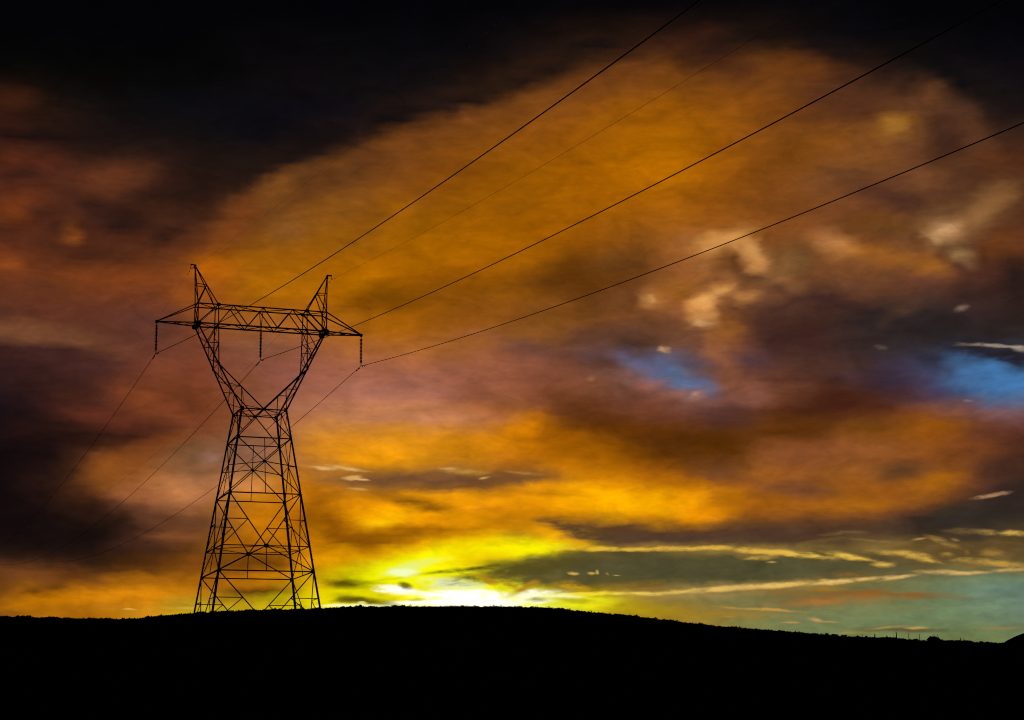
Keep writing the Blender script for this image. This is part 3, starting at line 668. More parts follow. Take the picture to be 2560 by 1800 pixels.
world = bpy.data.worlds.new("World")
world.use_nodes = True
NT = world.node_tree
NT.nodes.clear()
TREE = [NT]
def N(kind): return TREE[-1].nodes.new(kind)
def L(x, y): return TREE[-1].links.new(x, y)

def math_node(op, a, b=None, clamp=False):
    n = N('ShaderNodeMath'); n.operation = op; n.use_clamp = clamp
    for i, v in enumerate((a, b)):
        if v is None: continue
        if isinstance(v, (int, float)): n.inputs[i].default_value = v
        else: L(v, n.inputs[i])
    return n.outputs[0]

def vmath(op, a, b):
    n = N('ShaderNodeVectorMath'); n.operation = op
    for i, v in enumerate((a, b)):
        if isinstance(v, (tuple, list)): n.inputs[i].default_value = v
        else: L(v, n.inputs[i])
    return n.outputs[0]

def mix(fac, a, b, mode='MIX'):
    n = N('ShaderNodeMix'); n.data_type = 'RGBA'; n.blend_type = mode; n.clamp_factor = True
    if isinstance(fac, (int, float)): n.inputs[0].default_value = fac
    else: L(fac, n.inputs[0])
    for i, v in ((6, a), (7, b)):
        if isinstance(v, (tuple, list)): n.inputs[i].default_value = tuple(v[:3]) + (1,)
        else: L(v, n.inputs[i])
    return n.outputs[2]

def mapr(v, a, b, c=0.0, d=1.0, kind='SMOOTHSTEP'):
    n = N('ShaderNodeMapRange'); n.interpolation_type = kind; n.clamp = False
    L(v, n.inputs[0])
    for i, x in enumerate((a, b, c, d)): n.inputs[i + 1].default_value = x
    return n.outputs[0]

def noise_tex(vec, scale, detail, rough=0.55, dist=0.0):
    n = N('ShaderNodeTexNoise'); n.noise_dimensions = '3D'
    n.inputs['Scale'].default_value = scale; n.inputs['Detail'].default_value = detail
    n.inputs['Roughness'].default_value = rough; n.inputs['Distortion'].default_value = dist
    L(vec, n.inputs['Vector'])
    return n

def group(name, ins, outs):
    g = bpy.data.node_groups.new(name, 'ShaderNodeTree')
    for nm, kind in ins: g.interface.new_socket(nm, in_out='INPUT', socket_type=kind)
    for nm, kind in outs: g.interface.new_socket(nm, in_out='OUTPUT', socket_type=kind)
    gi = g.nodes.new('NodeGroupInput')
    TREE.append(g)
    return g, gi
def end_group(g, *vals):
    go = g.nodes.new('NodeGroupOutput')
    for i, v in enumerate(vals): g.links.new(v, go.inputs[i])
    TREE.pop()
def use_group(g, *vals):
    n = N('ShaderNodeGroup'); n.node_tree = g
    for i, v in enumerate(vals): L(v, n.inputs[i])
    return n.outputs[0]

tc = N('ShaderNodeTexCoord')
sep = N('ShaderNodeSeparateXYZ'); L(tc.outputs['Generated'], sep.inputs[0])
X, Y, Z = sep.outputs
DEG = 180 / math.pi
az = math_node('MULTIPLY', math_node('ARCTAN2', X, Y), DEG)
el = math_node('MULTIPLY', math_node('ARCSINE', Z), DEG)
cmb = N('ShaderNodeCombineXYZ'); L(az, cmb.inputs[0]); L(el, cmb.inputs[1])
P = cmb.outputs[0]                                   # (azimuth, elevation, 0) in degrees
Pn = vmath('MULTIPLY', P, (0.55, 1.25, 1.0))         # clouds are drawn out sideways
big = noise_tex(Pn, 0.42, 3.0)
fine = noise_tex(Pn, 1.9, 4.0, 0.55)
offb = vmath('MULTIPLY', vmath('SUBTRACT', big.outputs['Color'], (.5, .5, .5)), (0.7, 0.36, 0))
offf = vmath('MULTIPLY', vmath('SUBTRACT', fine.outputs['Color'], (.5, .5, .5)), (0.75, 0.42, 0))
offc = vmath('MULTIPLY', vmath('SUBTRACT', fine.outputs['Color'], (.5, .5, .5)), (0.3, 0.16, 0))
Pw = vmath('ADD', vmath('ADD', P, offb), offf)       # strongly stirred, for the deck
Pf = vmath('ADD', P, offc)                           # lightly stirred, for single clouds
ragA = math_node('SUBTRACT', noise_tex(Pn, 2.2, 4.0, 0.6).outputs[0], 0.5)
ragB = math_node('SUBTRACT', noise_tex(vmath('MULTIPLY', P, (0.3, 1.1, 1.0)), 7.0, 3.0, 0.6, 0.5).outputs[0], 0.5)
rag = math_node('ADD', math_node('MULTIPLY', ragA, 0.8), math_node('MULTIPLY', ragB, 0.6))

sw = N('ShaderNodeSeparateXYZ'); L(Pw, sw.inputs[0])
u = mapr(sw.outputs[0], AZ0, AZ1, 0, 1, 'LINEAR')
ve = sw.outputs[1]
deck = None
prev = None
for j, elev in enumerate(ELEV):
    g, gi = group('cloud_row', [('u', 'NodeSocketFloat'), ('elevation', 'NodeSocketFloat')] + ([('below', 'NodeSocketColor')] if j else []), [('colour', 'NodeSocketColor')])
    line = None
    for k in range(NSEG):
        s = math_node('MULTIPLY_ADD', gi.outputs[0], float(NSEG)); s.node.inputs[2].default_value = -k
        r = N('ShaderNodeValToRGB'); cr = r.color_ramp; cr.interpolation = 'CARDINAL'
        vals = tone[j, (STOPS - 1) * k:(STOPS - 1) * k + STOPS]
        while len(cr.elements) < STOPS: cr.elements.new(0.5)
        for i in range(STOPS): cr.elements[i].position = i / (STOPS - 1)
        for i in range(STOPS): cr.elements[i].color = lin(vals[i]) + (1,)
        L(s, r.inputs[0])
        line = r.outputs[0] if line is None else mix(math_node('GREATER_THAN', gi.outputs[0], k / NSEG), line, r.outputs[0])
    if j: line = mix(mapr(gi.outputs[1], float(prev), float(elev), 0, 1, 'LINEAR'), gi.outputs[2], line)
    end_group(g, line)
    deck = use_group(g, u, ve) if deck is None else use_group(g, u, ve, deck)
    prev = elev

# billows and fibres inside the deck
b1 = noise_tex(Pn, 1.0, 6.0, 0.6, 0.7).outputs[0]
b3 = noise_tex(Pn, 3.6, 4.0, 0.6, 0.3).outputs[0]
b2 = noise_tex(vmath('MULTIPLY', P, (0.5, 2.6, 1)), 1.3, 5.0, 0.6).outputs[0]
gain = math_node('MULTIPLY', mapr(b3, 0.28, 0.72, 0.90, 1.10, 'LINEAR'), math_node('MULTIPLY', mapr(b1, 0.28, 0.72, 0.80, 1.22, 'LINEAR'), mapr(b2, 0.28, 0.72, 0.95, 1.05, 'LINEAR')))
gc = N('ShaderNodeCombineColor')
for i in range(3): L(gain, gc.inputs[i])
sky = mix(1.0, deck, gc.outputs[0], 'MULTIPLY')
hue = noise_tex(Pn, 1.1, 4.0, 0.5).outputs[0]
sky = mix(mapr(hue, 0.52, 0.75, 0, 0.12), sky, mix(1.0, sky, (0.98, 0.96, 1.6), 'MULTIPLY'))

KS = sorted({c[8] for c in CLOUDS})
RAGF = [math_node('ADD', math_node('MULTIPLY', rag, k * 8.0), 1.0) for k in KS]
for c0 in range(0, len(CLOUDS), 16):
    g, gi = group('clouds', [('place', 'NodeSocketVector')] + [('ragged', 'NodeSocketFloat') for k in KS] + [('behind', 'NodeSocketColor')], [('colour', 'NodeSocketColor')])
    cur = gi.outputs[1 + len(KS)]
    for (ca, ce, la, lb, tilt, rgb, cover, soft, k, hdr) in CLOUDS[c0:c0 + 16]:
        mp = N('ShaderNodeMapping'); mp.vector_type = 'TEXTURE'
        mp.inputs['Location'].default_value = (ca, ce, 0)
        mp.inputs['Rotation'].default_value = (0, 0, math.radians(tilt))
        mp.inputs['Scale'].default_value = (la, lb, 1)
        L(gi.outputs[0], mp.inputs['Vector'])
        gr = N('ShaderNodeTexGradient'); gr.gradient_type = 'SPHERICAL'; L(mp.outputs[0], gr.inputs[0])
        e0 = 0.05 + k * 0.25
        msk = mapr(math_node('MULTIPLY', gr.outputs[1], gi.outputs[1 + KS.index(k)]), e0, e0 + soft, 0, cover)
        cur = mix(msk, cur, tuple(v * hdr for v in lin(rgb)))
    end_group(g, cur)
    sky = use_group(g, Pf, *RAGF, sky)

# clear evening sky round the rest of the dome; the cloud deck thins out away from the sunset
nish = N('ShaderNodeTexSky'); nish.sky_type = 'NISHITA'; nish.sun_disc = False
nish.sun_elevation = math.radians(SUN_EL); nish.sun_rotation = math.radians(SUN_AZ)
nish.altitude = 600; nish.dust_density = 2.0
clear = vmath('SCALE', nish.outputs[0], (0, 0, 0)).node
clear.inputs['Scale'].default_value = 0.0006
side = mapr(math_node('ABSOLUTE', math_node('SUBTRACT', az, 20.5)), 21, 34, 1, 0)
top = mapr(el, 23.5, 30, 1, 0)
inside = math_node('MULTIPLY', side, top)
sky = mix(inside, clear.outputs[0], sky)
bg = N('ShaderNodeBackground'); L(sky, bg.inputs[0]); bg.inputs[1].default_value = 1.0
out = N('ShaderNodeOutputWorld'); L(bg.outputs[0], out.inputs[0])
scene.world = world
world.cycles.sampling_method = 'MANUAL'
world.cycles.sample_map_resolution = 256

# ------------------------------------------------------------------ helpers
def new_obj(name, data, parent=None):
    o = bpy.data.objects.new(name, data)
    COL.objects.link(o)
    if parent is not None: o.parent = parent
    return o

def mesh_obj(name, bm, mat, parent=None, smooth=False):
    me = bpy.data.meshes.new(name)
    bm.to_mesh(me); bm.free()
    if smooth:
        for p in me.polygons: p.use_smooth = True
    me.materials.append(mat)
    return new_obj(name, me, parent)

def tag(o, label, cat, group=None):
    o['label'] = label; o['category'] = cat
    if group: o['group'] = group
    return o

def frame(d, ref=None):
    d = d.normalized()
    ref = Vector(ref) if ref is not None else (Vector((0, 1, 0)) if abs(d.y) < 0.8 else Vector((1, 0, 0)))
    s = d.cross(ref)
    if s.length < 1e-4: s = d.cross(Vector((0.3, 0.5, 0.8)))
    s.normalize()
    return s, s.cross(d).normalized()

def sweep(bm, p, q, prof, ref=None):
    p, q = Vector(p), Vector(q)
    s, t = frame(q - p, ref)
    A = [bm.verts.new(p + s * x + t * y) for x, y in prof]
    B = [bm.verts.new(q + s * x + t * y) for x, y in prof]
    n = len(prof)
    for i in range(n): bm.faces.new((A[i], A[(i + 1) % n], B[(i + 1) % n], B[i]))
    bm.faces.new(A[::-1]); bm.faces.new(B)

def angle(bm, p, q, w, ref=None):            # rolled steel angle section
    w = w * (1.4 if w < 0.07 else 1.25 if w < 0.1 else 1.15)
    h, t = w * 0.5, max(w * 0.14, 0.006)
    sweep(bm, p, q, [(-h, -h), (h, -h), (h, -h + t), (-h + t, -h + t), (-h + t, h), (-h, h)], ref)

def rod(bm, p, q, r, n=8, r2=None):
    p, q = Vector(p), Vector(q)
    s, t = frame(q - p)
    r2 = r if r2 is None else r2
    A = []; B = []
    for i in range(n):
        c, d = math.cos(2 * math.pi * i / n), math.sin(2 * math.pi * i / n)
        A.append(bm.verts.new(p + (s * c + t * d) * r)); B.append(bm.verts.new(q + (s * c + t * d) * r2))
    for i in range(n): bm.faces.new((A[i], A[(i + 1) % n], B[(i + 1) % n], B[i]))
    bm.faces.new(A[::-1]); bm.faces.new(B)

def lathe(bm, prof, n=16, base=Vector((0, 0, 0))):
    rings = []
    for r, z in prof:
        rings.append([bm.verts.new(base + Vector((r * math.cos(2 * math.pi * i / n), r * math.sin(2 * math.pi * i / n), z))) for i in range(n)])
    for a, b in zip(rings, rings[1:]):
        for i in range(n): bm.faces.new((a[i], a[(i + 1) % n], b[(i + 1) % n], b[i]))
    bm.faces.new(rings[0][::-1]); bm.faces.new(rings[-1])

def plate(bm, c, u, v, w, h, t=0.016, cut=0.3):   # gusset: octagonal plate with cut corners
    c, u, v = Vector(c), Vector(u).normalized(), Vector(v).normalized()
    nrm = u.cross(v).normalized()
    w, h = w / 2, h / 2
    pts = [(-w + cut * w, -h), (w - cut * w, -h), (w, -h + cut * h), (w, h - cut * h), (w - cut * w, h), (-w + cut * w, h), (-w, h - cut * h), (-w, -h + cut * h)]
    A = [bm.verts.new(c + u * x + v * y - nrm * t / 2) for x, y in pts]
    B = [bm.verts.new(c + u * x + v * y + nrm * t / 2) for x, y in pts]
    for i in range(8): bm.faces.new((A[i], A[(i + 1) % 8], B[(i + 1) % 8], B[i]))
    bm.faces.new(A[::-1]); bm.faces.new(B)

def mat(name, base, rough, metal=0.0, var=0.3, scale=6.0, base2=None):
    m = bpy.data.materials.new(name); m.use_nodes = True
    nt = m.node_tree; b = nt.nodes['Principled BSDF']
    b.inputs['Roughness'].default_value = rough; b.inputs['Metallic'].default_value = metal
    t = nt.nodes.new('ShaderNodeTexCoord'); n = nt.nodes.new('ShaderNodeTexNoise')
    n.inputs['Scale'].default_value = scale; n.inputs['Detail'].default_value = 6
    r = nt.nodes.new('ShaderNodeValToRGB')
    c2 = base2 or tuple(v * (1 + var) for v in base)
    r.color_ramp.elements[0].position = 0.35; r.color_ramp.elements[1].position = 0.65
    r.color_ramp.elements[0].color = tuple(v * (1 - var) for v in base) + (1,)
    r.color_ramp.elements[1].color = tuple(c2) + (1,)
    nt.links.new(t.outputs['Object'], n.inputs['Vector'])
    nt.links.new(n.outputs[0], r.inputs[0]); nt.links.new(r.outputs[0], b.inputs['Base Color'])
    return m

STEEL = mat('weathered_steel', (0.16, 0.15, 0.14), 0.6, 0.6, 0.3, 1.5)
PLATE = mat('gusset_steel', (0.13, 0.12, 0.115), 0.6, 0.6, 0.3, 2.5)
BOLT = mat('bolt_steel', (0.18, 0.17, 0.16), 0.5, 0.7)
GLASSY = mat('brown_porcelain', (0.05, 0.026, 0.018), 0.55, 0.0, 0.3, 9)
WIRE = mat('stranded_aluminium', (0.09, 0.085, 0.08), 0.75, 0.2, 0.2, 20)
WIRE.node_tree.nodes['Principled BSDF'].inputs['Specular IOR Level'].default_value = 0.05
DAMP = mat('damper_iron', (0.12, 0.12, 0.12), 0.5, 0.7)
WOOD = mat('grey_wood', (0.10, 0.08, 0.06), 0.9, 0.0, 0.4, 5)
SOIL = mat('hill_soil', (0.03, 0.025, 0.018), 1.0, 0.0, 0.4, 0.08, (0.042, 0.036, 0.024))
SOIL.node_tree.nodes['Principled BSDF'].inputs['Specular IOR Level'].default_value = 0.0
LEAF = mat('scrub_leaf', (0.035, 0.045, 0.02), 0.9, 0.0, 0.4, 3)
BARK = mat('bark', (0.05, 0.04, 0.03), 0.95)
CONC = mat('concrete', (0.3, 0.29, 0.27), 0.95)

# ------------------------------------------------------------------ ground
# skyline of the hill: azimuth, elevation angle at the crest as seen from the camera, distance of the crest
CREST = [
    (-180.0,0.6,120.0),
    (-120.0,1.0,140.0),
    (-60.0,1.8,160.0),
    (-20.0,3.0,163.0),
    (4.203,3.7932,163.0),
    (4.921,3.7972,163.0),
    (6.008,3.7775,163.0),
    (7.229,3.7441,163.0),
    (8.213,3.7458,163.0),
    (9.077,3.8339,163.0),
    (10.072,3.9343,163.0),
    (11.075,3.9963,163.0),
    (12.846,4.0426,163.0),
    (14.759,4.0846,163.0),
    (16.171,4.1135,163.0),
    (17.976,4.1109,163.0),
    (19.914,4.0899,163.0),
    (20.948,4.0512,163.0),
    (21.851,3.9748,163.0),
    (23.139,3.8341,179.8),
    (23.91,3.7578,189.8),
    (25.023,3.605,204.4),
    (26.36,3.4028,222.0),
    (27.792,3.2483,251.7),
    (29.164,3.1192,288.0),
    (30.301,3.0005,318.3),
    (31.045,2.9214,338.3),
    (32.392,2.8592,374.7),
    (32.929,2.7844,381.8),
    (33.319,2.7503,383.9),
    (33.99,2.7401,387.4),
    (34.644,2.7238,390.9),
    (34.905,2.6558,392.3),
    (35.684,2.6115,396.5),
    (36.326,2.5643,400.0),
    (46.0,2.2,400.0),
    (80.0,1.4,300.0),
    (140.0,0.8,150.0),
    (180.0,0.6,120.0),
]
def crest(azd):
    if azd <= CREST[0][0]: return CREST[0][1], CREST[0][2]
    for (a0, e0, d0), (a1, e1, d1) in zip(CREST, CREST[1:]):
        if azd <= a1:
            t = (azd - a0) / (a1 - a0)
            t2 = t * t * (3 - 2 * t) * .35 + t * .65
            return e0 + (e1 - e0) * t2, d0 + (d1 - d0) * t2
    return CREST[-1][1], CREST[-1][2]
EYE = 1.7
def bump(x, y):
    v = Vector((x * 0.9, y * 0.9, 3.1))
    return (mnoise.noise(v * 0.25) * 0.10 + mnoise.noise(v) * 0.06 + mnoise.noise(v * 2.7) * 0.05)
def ground_z(r, azd):
    el_, D = crest(azd)
    zc = math.tan(math.radians(el_)) * D
    t = r / D
    if t <= 1: z = -EYE + (zc + EYE) * (t ** 1.25)
    else:
        d = r - D
        z = zc - 0.019 * d - 0.00012 * d * d if d < 400 else zc - 0.019 * 400 - 0.00012 * 160000 - (d - 400) * 0.02
    a_ = math.radians(azd)
    x, y = CAM.x + math.sin(a_) * r, CAM.y + math.cos(a_) * r
    fade = min(1, r / 40)
    return x, y, CAM.z + z + (bump(x, y) - 0.08) * fade
azs = []
a_ = -180.0
while a_ < 179.99:
    azs.append(a_)
    a_ += 0.035 if 1.5 <= a_ < 39.5 else (0.5 if -6 <= a_ < 46 else 3.0)
RT = [0.0, .03, .08, .15, .25, .35, .45, .55, .64, .72, .79, .85, .9, .935, .96, .975, .985, .992, .997, 1.0, 1.003, 1.008, 1.015, 1.025, 1.04, 1.06, 1.09, 1.13, 1.18, 1.25, 1.35, 1.5, 1.8, 2.4, 3.5, 6, 12, 25]
bm = bmesh.new()
grid = []
for azd in azs:
    D = crest(azd)[1]
    grid.append([bm.verts.new(ground_z(max(t * D, 0.5), azd)) for t in RT])
nA = len(azs)
for i in range(nA):
    a, b = grid[i], grid[(i + 1) % nA]
    for j in range(len(RT) - 1): bm.faces.new((a[j], a[j + 1], b[j + 1], b[j]))
bm.faces.new([g[0] for g in grid][::-1])
ground = mesh_obj('ground', bm, SOIL, smooth=True)
ground['kind'] = 'structure'

def surf(x, y):
    dx, dy = x - CAM.x, y - CAM.y
    return ground_z(math.hypot(dx, dy), math.degrees(math.atan2(dx, dy)))[2]
def on_crest(azd, back=0.0):
    el_, D = crest(azd)
    x, y, z = ground_z(D + back, azd)
    return Vector((x, y, z))

# knoll closing the view at the right
bm = bmesh.new()
KA, KD = 38.1, 385.0
kc = Vector((CAM.x + math.sin(math.radians(KA)) * KD, CAM.y + math.cos(math.radians(KA)) * KD, 0))
kb = CAM.z + math.tan(math.radians(2.45)) * KD
kt = CAM.z + math.tan(math.radians(2.9)) * KD
rings = []
NR, NS = 18, 96
for j in range(NR + 1):
    f = j / NR; rr = 17.6 * (1 - f) + 0.02
    ring = []
    for i in range(NS):
        th = 2 * math.pi * i / NS
        q = rr * (1 + 0.05 * mnoise.noise(Vector((math.cos(th) * 2, math.sin(th) * 2, f * 3))))
        zz = kb + (kt - kb) * (1 - (1 - f) ** 6)
        zz += 0.25 * mnoise.noise(Vector((math.cos(th) * q * .5, math.sin(th) * q * .5, 7)))* min(1, 4 * f)
        ring.append(bm.verts.new((kc.x + math.cos(th) * q, kc.y + math.sin(th) * q, zz)))
    rings.append(ring)
for a, b in zip(rings, rings[1:]):
    for i in range(NS): bm.faces.new((a[i], a[(i + 1) % NS], b[(i + 1) % NS], b[i]))
bm.faces.new(rings[-1])
knoll = mesh_obj('hill', bm, SOIL, smooth=True); knoll['kind'] = 'structure'

# ------------------------------------------------------------------ transmission tower
G = dict({'w1': 4.9604, 'wk': -0.1485, 'ky': 0.9642, 'z2': 2.6235, 'z3': 8.1735, 'zx': 11.5782, 'zx2': 11.1243, 'z4': 14.1516, 'z5': 17.2738, 'zb': 26.5128, 'zt': 28.6498, 'zp': 33.0, 'W': 7.016, 'V': 4.8366, 'yb': 0.9795, 'A': 11.1889, 'za': 26.5427, 'zn': 22.0577, 'xp': 7.2934})
def w_at(z): return G['w1'] + G['wk'] * z
KY = G['ky']
Z0 = -5.55
LV = {0: Z0, 1: 0.0, 2: G['z2'], 3: G['z3'], 35: G['zx'], 4: G['z4'], 5: G['z5']}
def corner(z, sx, sy): return Vector((sx * w_at(z), sy * w_at(z) * KY, z))

tower = new_obj('transmission_tower', None)
tower.location = (0, 0, Z0)
tag(tower, 'tall dark steel lattice electricity pylon with a forked head standing on the hill crest', 'pylon')
SH = Vector((0, 0, -Z0))
def tpart(name, bm, material, parent=None):
    for v in bm.verts: v.co += SH
    return mesh_obj(name, bm, material, parent or tower)

# four main legs
step_leg = None
for sx in (-1, 1):
    for sy in (-1, 1):
        bm = bmesh.new()
        angle(bm, corner(Z0 - .6, sx, sy), corner(8.2, sx, sy), 0.175, (sx, sy * .2, 0))
        angle(bm, corner(8.2, sx, sy), corner(G['z5'], sx, sy), 0.155, (sx, sy * .2, 0))
        lg = tpart('leg', bm, STEEL)
        if sx == 1 and sy == -1: step_leg = lg
        bm = bmesh.new()
        c = corner(Z0, sx, sy)
        lathe(bm, [(0.42, -0.9), (0.42, 0.12), (0.36, 0.2), (0.2, 0.22)], 20, Vector((c.x, c.y, Z0)))
        tpart('footing', bm, CONC)
# step bolts up the near right hand leg
bm = bmesh.new()
rod(bm, (0, 0, 0), (0.17, 0, 0), 0.013, 8); rod(bm, (0.165, 0, 0), (0.185, 0, 0), 0.022, 8)
proto = mesh_obj('step_bolt', bm, BOLT, step_leg)
first = True
k = 0
z = -4.6
while z < G['z5'] - .2:
    o = proto if first else proto.copy()
    if not first: COL.objects.link(o); o.parent = step_leg
    first = False
    o.location = corner(z, 1, -1) + SH + (Vector((0.06, 0, 0)) if k % 2 == 0 else Vector((0, -0.06, 0)))
    o.rotation_euler = (0, 0, 0 if k % 2 == 0 else -math.pi / 2)
    z += 0.49; k += 1

# four bracing faces of the body
def face_fn(side):
    if side in ('N', 'F'):
        sy = -1 if side == 'N' else 1
        return (lambda t, z: Vector((t * w_at(z), sy * w_at(z) * KY, z))), Vector((1, 0, 0)), Vector((0, sy, 0))
    sx = -1 if side == 'L' else 1
    return (lambda t, z: Vector((sx * w_at(z), t * w_at(z) * KY, z))), Vector((0, 1, 0)), Vector((sx, 0, 0))
for side in ('N', 'F', 'L', 'R'):
    Pt, U, Nn = face_fn(side)
    bm = bmesh.new()
    A = lambda p, q, w: angle(bm, p, q, w, Nn)
    for top_, mid in ((3, 2), (1, 0)):
        zt, zm = LV[top_], LV[mid]
        zs = zt + (zm - zt) * 0.51
        for t in (-1, 1):
            A(Pt(t, zt), Pt(0, zm), 0.085)
            dm = (Pt(t, zt) + Pt(0, zm)) / 2
            lm = Pt(t, dm.z)
            A(lm, dm, 0.06); A(dm, Pt(t, zm), 0.06)
            if mid == 2: A(Pt(0, zm), Pt(t, LV[1]), 0.08)
        if mid == 2: A(Pt(0, zm), Pt(0, LV[1]), 0.055)
    z3, z4, zx, zx2, z5 = LV[3], LV[4], LV[35], G['zx2'], LV[5]
    for t in (-1, 1):
        A(Pt(t, z4), Pt(0, zx), 0.075); A(Pt(0, zx), Pt(t, z3), 0.075)
        A(Pt(0, zx), Pt(t, zx2), 0.06)
        A(Pt(0, z5), Pt(t, z4), 0.075)
        A(Pt(t, z5 - .25), (Pt(0, z5) * .55 + Pt(t, z4) * .45), 0.05)
    A(Pt(0, z4), Pt(0, zx), 0.05); A(Pt(0, zx), Pt(0, z3), 0.05)
    pn = tpart('bracing_panel', bm, STEEL)
    Vv = U.cross(Nn)
    def gus(p, w, h):
        b_ = bmesh.new(); plate(b_, p + Nn * 0.02, U, Vector((0, 0, 1)), w, h); tpart('gusset_plate', b_, PLATE, pn)
    gus(Pt(0, LV[2]), .5, .42); gus(Pt(0, zx), .3, .28); gus(Pt(0, z5), .42, .34)
    for t in (-1, 1):
        for lv, s in ((1, .26), (3, .24), (4, .3), (5, .36)):
            gus(Pt(t * (1 - .03), LV[lv]), s, s * 1.3)
# horizontal frames
for lv, w in ((1, .11), (2, .08), (3, .105), (4, .10), (5, .10)):
    bm = bmesh.new(); z = LV[lv]
    cs = [corner(z, -1, -1), corner(z, 1, -1), corner(z, 1, 1), corner(z, -1, 1)]
    for i in range(4): angle(bm, cs[i], cs[(i + 1) % 4], w)
    mids = [(cs[i] + cs[(i + 1) % 4]) / 2 for i in range(4)]
    if lv in (2, 5):
        for i in range(4): angle(bm, mids[i], mids[(i + 1) % 4], .05)
    if lv in (2,): angle(bm, mids[0], mids[2], .055)
    tpart('horizontal_frame', bm, STEEL)

# forked head
zb, zt, zn, z5 = G['zb'], G['zt'], G['zn'], G['z5']
W, V, YB = G['W'], G['V'], G['yb']
w5 = w_at(z5)
def lo(s, y): return Vector((s * W, y * YB, zb))
def li(s, y): return Vector((s * V, y * YB, zb))
def to(s, y): return Vector((s * W, y * YB, zt))
def ti(s, y): return Vector((s * V, y * YB, zt))
def node(s, y): 
    t = (zn - z5) / (zb - z5)
    return corner(z5, s, y).lerp(lo(s, y), t)
for s in (-1, 1):
    bm = bmesh.new()
    for y in (-1, 1):
        Nn = Vector((0, y, 0))
        A = lambda p, q, w: angle(bm, p, q, w, Nn)
        c5, apex, nd = corner(z5, s, y), Vector((0, y * w5 * KY, z5)), node(s, y)
        A(c5, lo(s, y), 0.15)
        A(apex, nd, 0.115)
        A(nd, ti(s, y), 0.105)
        im = apex.lerp(nd, .5)
        ot = (im.z - c5.z) / (nd.z - c5.z); om = c5.lerp(nd, ot)
        A(im, om, .055); A(im, c5, .055)
        q1 = im.lerp(apex, .5); 
        mo = nd.lerp(lo(s, y), .52)
        mv = Vector((nd.x + (li(s, y).x - nd.x) * .5, nd.y + (li(s, y).y - nd.y) * .52, mo.z))
        A(mo, mv, .055); A(mo, li(s, y), .065); A(mv.lerp(nd, .0), nd.lerp(mo, .45), .045)
    # lacing between the near and far members
    def ladder(fn, n, w=.045):
        for i in range(n):
            a, b = i / n, (i + 1) / n
            p, q = (fn(-1, a), fn(1, b)) if i % 2 == 0 else (fn(1, a), fn(-1, b))
            angle(bm, p, q, w)
    ladder(lambda y, t: corner(z5, s, y).lerp(node(s, y), t), 4)
    ladder(lambda y, t: node(s, y).lerp(lo(s, y), t), 4)
    ladder(lambda y, t: node(s, y).lerp(li(s, y), t), 4, .04)
    ladder(lambda y, t: Vector((0, y * w5 * KY, z5)).lerp(node(s, y), t), 4, .04)
    angle(bm, node(s, -1), node(s, 1), .07)
    fk = tpart('fork_arm', bm, STEEL)
    for y in (-1, 1):
        for p, w, h in ((node(s, y), .26, .3), (lo(s, y) + Vector((-s * .05, 0, -.05)), .62, .56)):
            b_ = bmesh.new(); plate(b_, p + Vector((0, y * .03, 0)), (1, 0, 0), (0, 0, 1), w, h); tpart('gusset_plate', b_, PLATE, fk)

# crossbeam
bm = bmesh.new()
pl = V / 1.5
for y in (-1, 1):
    Nn = Vector((0, y, 0))
    A = lambda p, q, w: angle(bm, p, q, w, Nn)
    A(lo(-1, y), lo(1, y), .125); A(to(-1, y), to(1, y), .105)
    tops = [Vector((k * pl, y * YB, zt)) for k in (-1, 0, 1)]
    bots = [Vector((k * pl, y * YB, zb)) for k in (-1.5, -.5, .5, 1.5)]
    for i in range(3):
        A(tops[i], bots[i], .075); A(tops[i], bots[i + 1], .075)
    for s in (-1, 1): A(ti(s, y), lo(s, y), .12)
    A(Vector((0, y * YB, zt)), Vector((0, 0, zb)), .05)
def zig(z, xs, w=.05):
    for i in range(len(xs) - 1):
        y0 = -1 if i % 2 == 0 else 1
        angle(bm, (xs[i], y0 * YB, z), (xs[i + 1], -y0 * YB, z), w)
zig(zb, [-W, -V, -1.5 * pl + pl * .5, -.5 * pl, 0, .5 * pl, pl, V, W])
zig(zb, [W, V, pl, .5 * pl, 0, -.5 * pl, -pl, -V, -W], .045)
zig(zt, [-W, -V, -pl, 0, pl, V, W])
for x in (-W, -V, 0, V, W):
    angle(bm, (x, -YB, zb), (x, YB, zb), .075)
    if x: angle(bm, (x, -YB, zt), (x, YB, zt), .065)
beam = tpart('crossbeam', bm, STEEL)
for s in (-1, 1):
    for y in (-1, 1):
        b_ = bmesh.new(); plate(b_, ti(s, y) + Vector((0, y * .03, 0)), (1, 0, 0), (0, 0, 1), .42, .38); tpart('gusset_plate', b_, PLATE, beam)
for y in (-1, 1):
    for k in (-1.5, -.5, .5, 1.5):
        b_ = bmesh.new(); plate(b_, Vector((k * pl, y * (YB + .03), zb)), (1, 0, 0), (0, 0, 1), .24, .2); tpart('gusset_plate', b_, PLATE, beam)
    for k in (-1, 0, 1):
        b_ = bmesh.new(); plate(b_, Vector((k * pl, y * (YB + .03), zt)), (1, 0, 0), (0, 0, 1), .2, .18); tpart('gusset_plate', b_, PLATE, beam)

